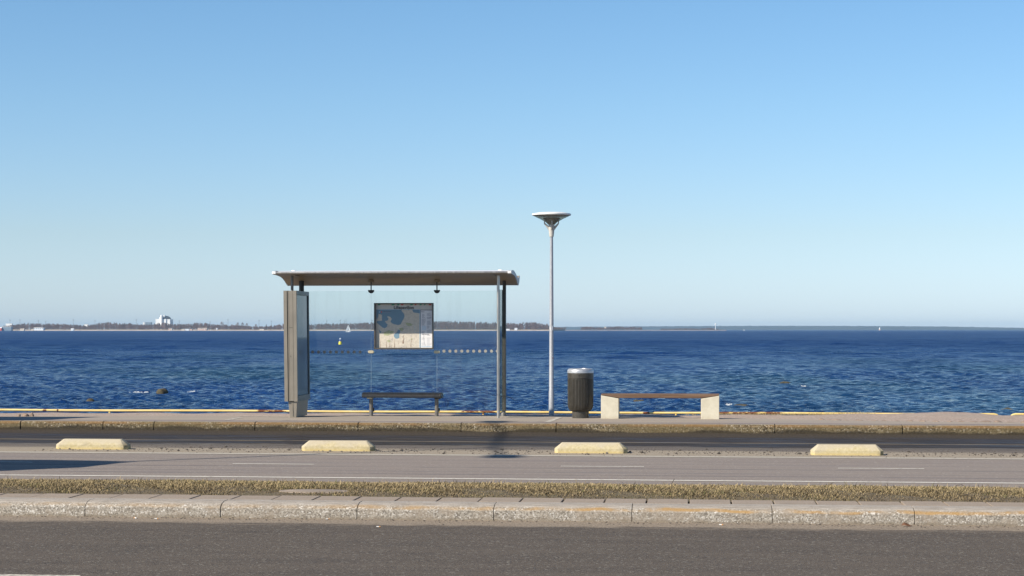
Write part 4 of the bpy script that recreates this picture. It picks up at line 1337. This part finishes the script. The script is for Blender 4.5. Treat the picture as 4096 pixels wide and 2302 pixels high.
# buoy and sailing boat
c = on_z(1361, 1376, WATER); s = c[1] / F
by = empty('buoy', c, 'yellow and blue conical buoy floating off the shore', 'buoy')
u_ = s
MB().lathe(c[0], c[1], [(7.5 * u_, WATER - .2), (7.2 * u_, WATER + 2 * u_), (6.0 * u_, WATER + 12 * u_), (5.2 * u_, WATER + 13.5 * u_)], 24).build('float', M['buoyy'], by)
MB().lathe(c[0], c[1], [(5.2 * u_, WATER + 13.5 * u_), (4.6 * u_, WATER + 16 * u_), (3.2 * u_, WATER + 21 * u_)], 24).build('tower', M['buoyb'], by)
MB().lathe(c[0], c[1], [(1.6 * u_, WATER + 21 * u_), (1.6 * u_, WATER + 23 * u_), (3.2 * u_, WATER + 23.5 * u_), (3.2 * u_, WATER + 26 * u_), (.5 * u_, WATER + 27.5 * u_)], 16).build('lantern', M['sail'], by)
c = on_z(1394, 1325, WATER); s = c[1] / F
sb = empty('sailing_boat', c, 'white sailing boat under full sail far out on the sea', 'sailing boat')
hl = MB()
n = 9
ringb, ringt = [], []
for i in range(n):
    t = i / (n - 1); x = c[0] + (-11 + 21 * t) * s
    wd = 2.4 * s * math.sin(math.pi * min(1, .25 + .75 * (1 - t) if t > .5 else .6 + .3 * t)) if t < 1 else .05 * s
    ringb.append((x - (1.2 * s if i == n - 1 else 0), wd * .5)); ringt.append((x, wd))
vs = [(x, c[1] - w_, WATER - .1) for x, w_ in ringb] + [(x, c[1] - w_, WATER + (4.2 + .9 * i / n) * s) for i, (x, w_) in enumerate(ringt)] + \
     [(x, c[1] + w_, WATER + (4.2 + .9 * i / n) * s) for i, (x, w_) in enumerate(ringt)] + [(x, c[1] + w_, WATER - .1) for x, w_ in ringb]
fs = []
for j in range(3):
    for i in range(n - 1): fs.append((j * n + i, j * n + i + 1, (j + 1) * n + i + 1, (j + 1) * n + i))
fs += [(0, n, 2 * n, 3 * n), (n - 1, 4 * n - 1, 3 * n - 1, 2 * n - 1)]
hl.add(vs, fs); hl.build('hull', M['hull'], sb)
mxm = c[0] - .8 * s
MB().tube([(mxm, c[1], WATER + 4 * s), (mxm, c[1], WATER + 31.5 * s)], .09, 8).build('mast', M['alu_side'], sb)
def sail(name, p):
    q = [Vector(v) for v in p]
    vs = []; m = 6
    for i in range(m + 1):
        for j in range(m + 1 - i):
            a, b = i / m, j / m; cc = 1 - a - b
            pt = q[0] * cc + q[1] * a + q[2] * b
            pt.y -= 2.2 * s * (a * b + b * cc + a * cc)
            vs.append(pt)
    idx = {}; k = 0
    for i in range(m + 1):
        for j in range(m + 1 - i): idx[i, j] = k; k += 1
    fs = []
    for i in range(m):
        for j in range(m - i):
            fs.append((idx[i, j], idx[i + 1, j], idx[i, j + 1]))
            if (i + 1, j + 1) in idx: fs.append((idx[i + 1, j], idx[i + 1, j + 1], idx[i, j + 1]))
    MB().add(vs, fs, True).build(name, M['sail'], sb)
sail('mainsail', [(mxm - .3 * s, c[1], WATER + 6.3 * s), (mxm - .2 * s, c[1], WATER + 31 * s), (mxm - 9.4 * s, c[1] - 3 * s, WATER + 6.3 * s)])
sail('jib', [(c[0] + 9 * s, c[1], WATER + 6 * s), (mxm + .3 * s, c[1], WATER + 29.5 * s), (mxm + 1.8 * s, c[1] - 2 * s, WATER + 6.6 * s)])

# ------------------------------------------------------------------ far shores
YS = 5800.
def shore(name, pts_px, Y, depth, ztop, mat):
    """low strip of land: pixel columns, front beach slope then flat"""
    vs = []
    for px in pts_px:
        x = X_at(px, Y)
        j = random.uniform(-6, 6)
        vs += [(x, Y - 12 + j, WATER - 1), (x, Y + 10 + j, WATER + ztop * .6), (x, Y + 30, WATER + ztop), (x, Y + depth, WATER + ztop + .5)]
    n = len(pts_px)
    fs = []
    for i in range(n - 1):
        for j in range(3): fs.append((i * 4 + j, (i + 1) * 4 + j, (i + 1) * 4 + j + 1, i * 4 + j + 1))
    return struct(MB().add(vs, fs).build(name, mat))
shore('shore', list(range(-1400, 2230, 30)), YS, 600, 2.2, M['sand'])
shore('spit', list(range(2170, 2900, 24)) + [2906], 6900., 120, 1.3, M['spit'])
# grassy bank behind the beach
struct(MB().box(X_at(-1400, YS), X_at(2205, YS), YS + 34, YS + 620, WATER, WATER + 4.0).build('shore_bank', M['shoregrass']))

top_px = [(-1400, 1296), (0, 1304), (50, 1299), (110, 1291), (180, 1294), (250, 1295), (300, 1297), (345, 1301), (395, 1291), (430, 1289), (470, 1291), (520, 1293), (560, 1297), (600, 1297), (655, 1289), (700, 1296), (740, 1296), (780, 1291), (830, 1292), (870, 1298), (930, 1298), (1000, 1303), (1050, 1304), (1100, 1300), (1140, 1293), (1250, 1296), (1310, 1293), (1400, 1292), (1480, 1289), (1600, 1290), (1760, 1285), (1850, 1287), (1980, 1289), (2060, 1293), (2115, 1288), (2150, 1291), (2185, 1297), (2215, 1306)]
def tree_geo(x, y, z, h, wd, rs, vs, fs, tint, nb=46, solid=.85, base=None):
    """bare deciduous tree: trunk plus a cloud of thin twig slivers"""
    def tri(a, b, c_, tn):
        o = len(vs); vs.extend((a, b, c_)); fs.append((o, o + 1, o + 2)); tint.append(tn)
    base = rs.uniform(.15, .75) if base is None else base
    tri((x - .35, y, z), (x + .35, y, z), (x, y, z + h * .8), base * .6)
    for q in range(nb):
        t = rs.random() ** .8
        r_ = wd * math.sin(math.pi * min(.97, .18 + .80 * t)) ** .7
        a = rs.uniform(0, 6.283); rr = r_ * math.sqrt(rs.random())
        px_, py_, pz = x + rr * math.cos(a), y + rr * math.sin(a), z + h * (.12 + .85 * t)
        l = h * rs.uniform(.07, .17); k = rs.uniform(.3, .85) * solid
        dx = rs.uniform(-.6, .6) * l
        tn = min(1, max(0, base + rs.uniform(-.25, .25)))
        tri((px_ - k, py_, pz - l * .3), (px_ + k, py_ + rs.uniform(-1, 1), pz - l * .2), (px_ + dx, py_, pz + l), tn)
def forest(name, n, x0, x1, Y, spread, prof, base_px, rs, wd=(3, 6), nb=46, keep=None):
    px_, pz_ = [X_at(p, Y) for p, q in prof], [on_y(p, q, Y)[2] for p, q in prof]
    vs, fs, tint = [], [], []
    for i in range(n):
        x = rs.uniform(x0, x1); y = Y + 40 + rs.random() * spread
        topz = float(np.interp(x * Y / y, px_, pz_))
        z = WATER + 3.0
        h = (topz - z) * rs.uniform(.66, 1.14) * (y / Y)
        if h < 2: continue
        if keep and not keep(x): continue
        tree_geo(x, y, z, h, rs.uniform(*wd) * min(1, h / 12), rs, vs, fs, tint, nb)
    v = np.array(vs); f = np.array(fs)
    o = np_mesh(name, v, f, M['forest'])
    a = o.data.attributes.new('tint', 'FLOAT', 'POINT'); a.data.foreach_set('value', np.repeat(np.array(tint), 3).astype(np.float32))
    return stuff(o)
rs = random.Random(11)
forest('woodland', 3600, X_at(-1350, YS), X_at(2215, YS), YS, 320, top_px, 1316, rs)
spit_prof = [(2170, 1300), (2215, 1307), (2250, 1307), (2290, 1303), (2330, 1306), (2360, 1302), (2380, 1307), (2420, 1308), (2475, 1303), (2500, 1307), (2535, 1304), (2560, 1307), (2600, 1308), (2650, 1312), (2720, 1311), (2760, 1311), (2800, 1312), (2830, 1309), (2850, 1310), (2870, 1313), (2900, 1314.5)]
forest('scrub', 900, X_at(2180, 6900), X_at(2895, 6900), 6900., 60, spit_prof, 1316, random.Random(5), (2, 5), 34, lambda x: (math.sin(x * .045) + math.sin(x * .017 + 1)) > -.7)

# single trees standing out of the wood
def lone(px, py, w_px, label, Y=5770., conifer=False):
    b = on_y(px, 1315.5, Y); tp_ = on_y(px, py, Y)[2]
    z = WATER + 2.4; h = tp_ - z
    t = empty('tree', (b[0], Y, z), label, 'tree', 'single trees in front of the far wood')
    MB().tube([(b[0], Y, z), (b[0] + .3, Y, z + h * .45), (b[0], Y, z + h * .85)], [.5, .35, .1], 6).build('trunk', M['shoregrass'], t)
    vs, fs, tint = [], [], []
    r2 = random.Random(px)
    wd = w_px * .5 * Y / F
    if conifer:
        for q in range(260):
            q_ = r2.random(); rr = wd * (1 - q_) * r2.random() ** .4; a = r2.uniform(0, 6.28); l = h * .07
            p = (b[0] + rr * math.cos(a), Y + rr * math.sin(a), z + h * (.12 + .88 * q_))
            o = len(vs); vs += [(p[0] - .7, p[1], p[2] - l), (p[0] + .7, p[1], p[2] - l), (p[0], p[1], p[2] + l)]; fs.append((o, o + 1, o + 2)); tint.append(r2.uniform(0, .4))
    else:
        tree_geo(b[0], Y, z, h, wd, r2, vs, fs, tint, 100, .8, .8)
    off = WL[t.name]
    o = np_mesh('crown', np.array(vs) - np.array(off), np.array(fs), M['forest'])
    a = o.data.attributes.new('tint', 'FLOAT', 'POINT'); a.data.foreach_set('value', np.repeat(np.array(tint), 3).astype(np.float32))
    o.parent = t
lone(888, 1285, 22, 'tall broad bare tree standing highest on the far shore left of the shelter')
lone(951, 1288, 16, 'bare tree on the far shore, left of the close pair near the shelter')
lone(970, 1288, 17, 'bare tree on the far shore, right of the close pair near the shelter')
lone(988, 1291, 18, 'rounded bare tree at the gap in the wood left of the shelter')
lone(1024, 1295, 16, 'low round bare tree alone in the gap left of the shelter')
lone(1065, 1294, 8, 'narrow pointed conifer alone on the far shore left of the shelter', conifer=True)
lone(805, 1291, 24, 'wide bare tree behind the row of pale houses on the far shore')
lone(655, 1289, 30, 'broad bare tree in front of the white silo building')
lone(2135, 1287, 26, 'pale bare tree at the end of the far wood beside the lamp post')
lone(2188, 1293, 20, 'wispy bare tree at the tip of the wood just left of the lamp post')

# thin masts over the wood
mast0 = None
for px, py in ((40, 1278), (80, 1278), (154, 1280), (183, 1284), (293, 1277), (380, 1280), (545, 1277), (717, 1281), (840, 1285), (912, 1277), (1036, 1280), (1086, 1282), (1307, 1281), (1361, 1279), (1378, 1281), (1384, 1277), (1488, 1280)):
    x = X_at(px, 5820.); zt_ = on_y(px, py, 5820.)[2]; z0 = WATER + 3
    if mast0 is None:
        mast0 = empty('light_mast', (x, 5820., z0), '', 'mast', 'thin light masts on the far shore'); H1 = zt_ - z0
        mast0_parts = [MB().tube([(x, 5820, z0), (x, 5820, zt_)], [.55, .32], 6).build('pole', M['alu_side'], mast0), MB().box(x - 1.3, x + 1.3, 5819.5, 5820.5, zt_ - .3, zt_ + 1.6).build('lamp_rack', M['alu_side'], mast0)]
        r_ = mast0
    else:
        r_ = mast0.copy(); COL.objects.link(r_)
        for ch in mast0_parts:
            d = ch.copy(); COL.objects.link(d); d.parent = r_
        r_.location = (x, 5820., z0); r_.scale = (1, 1, (zt_ - z0) / H1)
    r_['label'] = 'thin grey light mast rising above the bare wood on the far shore'

# buildings
def house(px0, px1, py0, py1, Y, mat, label, roof=True, rmat='roofd', wins=0, cat='house'):
    x0, x1 = X_at(px0, Y), X_at(px1, Y)
    z0 = on_y(px0, py1, Y)[2]; z1 = on_y(px0, py0, Y)[2]
    hgt = z1 - z0; wdt = x1 - x0
    t = empty('building', ((x0 + x1) / 2, Y, z0), label, cat)
    rh = hgt * (.3 if roof else .1)
    MB().box(x0, x1, Y, Y + max(8, wdt * .5), z0 - 2, z1 - rh).build('wall', M[mat], t)
    y2 = Y + max(8, wdt * .5)
    if roof:
        ym = (Y + y2) / 2
        MB().prism_x([(Y - .6, z1 - rh), (ym, z1), (y2 + .6, z1 - rh), (y2 + .6, z1 - rh + .2), (ym, z1 + .3), (Y - .6, z1 - rh + .2)], x0 - .5, x1 + .5).build('roof', M[rmat], t)
    else:
        MB().box(x0 - .4, x1 + .4, Y - .4, y2 + .4, z1 - rh + .01, z1).build('roof', M[rmat], t)
    for i in range(wins):
        a = x0 + wdt * (i + .3) / wins
        MB().box(a, a + wdt * .4 / wins, Y - .05, Y - .01, z0 + (hgt - rh) * .35, z0 + (hgt - rh) * .8).build('window', M['wallb'], t)
    return t
house(7, 45, 1303.5, 1318, 5770, 'wallb', 'long blue grey shed at the left end of the far shore', False, 'wallw', 0, 'shed')
house(-6, 6, 1306, 1318, 5765, 'redp', 'small red hut at the very left edge of the far shore', True, 'wallw', 0, 'hut')
house(23, 47, 1291, 1303, 6250, 'wallw', 'white block above the trees at the left end of the far shore', False, 'wallw')
house(135, 173, 1306.5, 1316, 5765, 'wallw', 'low long white building with a row of windows on the left shore', False, 'wallc', 5)
house(125, 134, 1311, 1317, 5765, 'wallc', 'tiny cream hut left of the low long white building', True, 'roofd', 0, 'hut')
house(80, 96, 1312, 1317.5, 5765, 'wallc', 'small cream hut between the shed and the long white building', True, 'wallc', 0, 'hut')
house(283, 294, 1311, 1318, 5765, 'wallw', 'small pale hut at the foot of a mast on the left shore', True, 'wallw', 0, 'hut')
house(336, 352, 1293, 1303, 6250, 'wallw', 'white building behind the trees halfway to the white silo', False, 'wallb')
house(572, 578, 1285.5, 1295, 6280, 'wallw', 'narrow white block left of the blue warehouse', False, 'wallw')
house(582, 605, 1286, 1297, 6260, 'wallb', 'blue grey warehouse above the trees left of the white silo', False, 'wallb', 0, 'warehouse')
house(674, 683, 1307, 1315.5, 5765, 'wallp', 'narrow pink house under the white silo', True, 'roofd', 1)
house(684, 688, 1308, 1315.5, 5765, 'wallc', 'narrow cream house right beside the pink one', True, 'roofd')
house(726, 739, 1310.5, 1316.5, 5765, 'wallc', 'cream house, left of three small houses on the beach', True, 'roofd', 2)
house(741, 757, 1309.5, 1316.5, 5765, 'wallw', 'white house, middle of three small houses on the beach', True, 'roofd', 2)
house(759, 768, 1311, 1316.5, 5765, 'wallp', 'tiny pink house, right of three small houses on the beach', True, 'roofd')
house(791, 826, 1309, 1316, 5765, 'wallp', 'long pink terrace house on the beach left of the shelter', True, 'wallc', 4)
house(864, 869, 1309, 1313, 5760, 'wallw', 'small white hut in front of the wood left of the shelter', True, 'wallw', 0, 'hut')
house(1038, 1056, 1311, 1316, 5765, 'wallc', 'low cream hut on the beach just left of the shelter', True, 'roofd', 0, 'hut')
house(2058, 2069, 1308.5, 1315, 5765, 'wallw', 'small white building on the beach right of the shelter post', False, 'wallw')
house(2022, 2038, 1312, 1316, 5765, 'wallw', 'tiny white hut right behind the shelter post', False, 'wallw', 0, 'hut')
house(2418, 2424, 1303, 1308, 6880, 'wallc', 'small cream tower house on the spit right of the lamp post', False, 'wallb')
# white silo building
Y = 6100.
def bx_(px0, px1, py0, py1, d0, d1, name, mat, t, bev=0):
    z0, z1 = on_y(650, py1, Y)[2], on_y(650, py0, Y)[2]
    return MB().box(X_at(px0, Y), X_at(px1, Y), Y + d0, Y + d1, z0, z1).build(name, M[mat], t, bevel=bev)
sl = empty('silo_building', (X_at(650, Y), Y, 0), 'tall white silo building with a round tower rising behind the far trees', 'silo')
bx_(622, 664, 1273, 1316, 0, 40, 'main_block', 'wallw', sl)
bx_(664.05, 679, 1274, 1316, 3, 40, 'side_block', 'wallw', sl)
zz = lambda py: on_y(650, py, Y)[2]
cxs = X_at(650, Y)
MB().lathe(X_at(655, Y), Y + 22, [(18, zz(1272.9)), (18.5, zz(1270)), (12, zz(1263)), (6, zz(1261)), (.1, zz(1260.5))], 24).build('dome', M['alu_side'], sl)
MB().lathe(X_at(637, Y), Y + 24, [(6.5, zz(1272.9)), (6, zz(1266)), (.1, zz(1265))], 16).build('dome', M['wallw'], sl)
MB().lathe(X_at(646.5, Y), Y - 1, [(4.4, zz(1316)), (4.4, zz(1259)), (3.2, zz(1257.4)), (.1, zz(1257))], 20).build('round_tower', M['wallw'], sl)
bx_(651.5, 657, 1257.5, 1273, 6, 16, 'lift_tower', 'wallw', sl)
# beacon on the spit, sea mark and a small boat at the horizon
x = X_at(2862, 6900.); zb = on_y(2862, 1315, 6900.)[2]; z1 = on_y(2862, 1297, 6900.)[2]; z2 = on_y(2862, 1290, 6900.)[2]
tw = empty('radar_tower', (x, 6900, zb), 'slender white tower with a round top on the spit right of the bench', 'tower')
MB().lathe(x, 6900, [(1.3, zb - 1), (1.0, z1)], 12).build('shaft', M['wallw'], tw)
MB().lathe(x, 6900, [(1.0, z1 - 1), (2.6, z1 + 1.2), (2.8, z1 + 3.5), (1.6, z2 - .6), (.2, z2)], 16).build('head', M['wallw'], tw)
MB().tube([(x + .5, 6900, z2 - .5), (x + .5, 6900, z2 + 2.6)], .3, 6).build('antenna', M['alu_side'], tw)
x = X_at(3519, 9000.); zb = WATER; z2 = on_y(3519, 1306.5, 9000.)[2]
lt = empty('lighthouse', (x, 9000, zb), 'white and reddish sea mark standing in the water near the right horizon', 'lighthouse')
MB().lathe(x, 9000, [(4.2, zb - 1), (3.3, zb + (z2 - zb) * .45)], 14).build('base', M['wallp'], lt)
MB().lathe(x, 9000, [(3.3, zb + (z2 - zb) * .45 + .01), (2.4, z2 - 1), (1.0, z2)], 14).build('tower', M['wallw'], lt)
c = on_y(2976, 1318, 7200.)
bt = empty('motor_boat', (c[0], 7200., WATER), 'small white motor boat off the tip of the spit', 'boat')
MB().hexa([(c[0] - 3, 7199, WATER - .2), (c[0] + 2.6, 7199, WATER - .2), (c[0] + 2.6, 7201, WATER - .2), (c[0] - 3, 7201, WATER - .2), (c[0] - 3.2, 7198.6, WATER + 1.6), (c[0] + 4, 7198.6, WATER + 1.9), (c[0] + 4, 7201.4, WATER + 1.9), (c[0] - 3.2, 7201.4, WATER + 1.6)]).build('hull', M['hull'], bt)
MB().box(c[0] - 2, c[0] + 1, 7199.2, 7200.8, WATER + 1.85, WATER + 3.6).build('cabin', M['wallw'], bt)

# distant wooded coast
def coast(Y, prof, px0, px1, step, seed, name):
    r = random.Random(seed)
    qx = [p for p, q in prof]; qy = [q for p, q in prof]
    vs = []; n = 0
    p = px0
    ph = [r.uniform(0, 6) for _ in range(4)]
    while p <= px1:
        py = float(np.interp(p, qx, qy)) + .35 * math.sin(p * .11 + ph[0]) + .3 * math.sin(p * .31 + ph[1]) + r.uniform(-.45, .45)
        x = X_at(p, Y); z = on_y(p, py, Y)[2]
        vs += [(x, Y, WATER - 2), (x, Y + 25, WATER + (z - WATER) * .55), (x, Y + 300, z), (x, Y + 2500, z * .8)]
        n += 1; p += step
    fs = [(i * 4 + j, (i + 1) * 4 + j, (i + 1) * 4 + j + 1, i * 4 + j + 1) for i in range(n - 1) for j in range(3)]
    return struct(MB().add(vs, fs).build(name, M['farhill']))
coast(15000., [(1500, 1312), (1900, 1308), (2050, 1306), (2250, 1304.5), (2500, 1302.5), (2800, 1300.8), (3100, 1300), (3350, 1300.5), (3600, 1301.5), (3800, 1303), (4096, 1308), (4600, 1312), (5400, 1315)], 1500, 5400, 2.5, 3, 'far_coast')

# ------------------------------------------------------------------ air
t = NT('haze')
pv = t.n('ShaderNodeVolumePrincipled')
pv.inputs['Color'].default_value = (.52, .76, 1.0, 1)
pv.inputs['Density'].default_value = 3.8e-5
pv.inputs['Anisotropy'].default_value = 0.0
hz = t.done(None, pv.outputs[0])
h = MB().box(-26000, 26000, -150, 20500, -8, 75).build('haze', hz)
stuff(h)
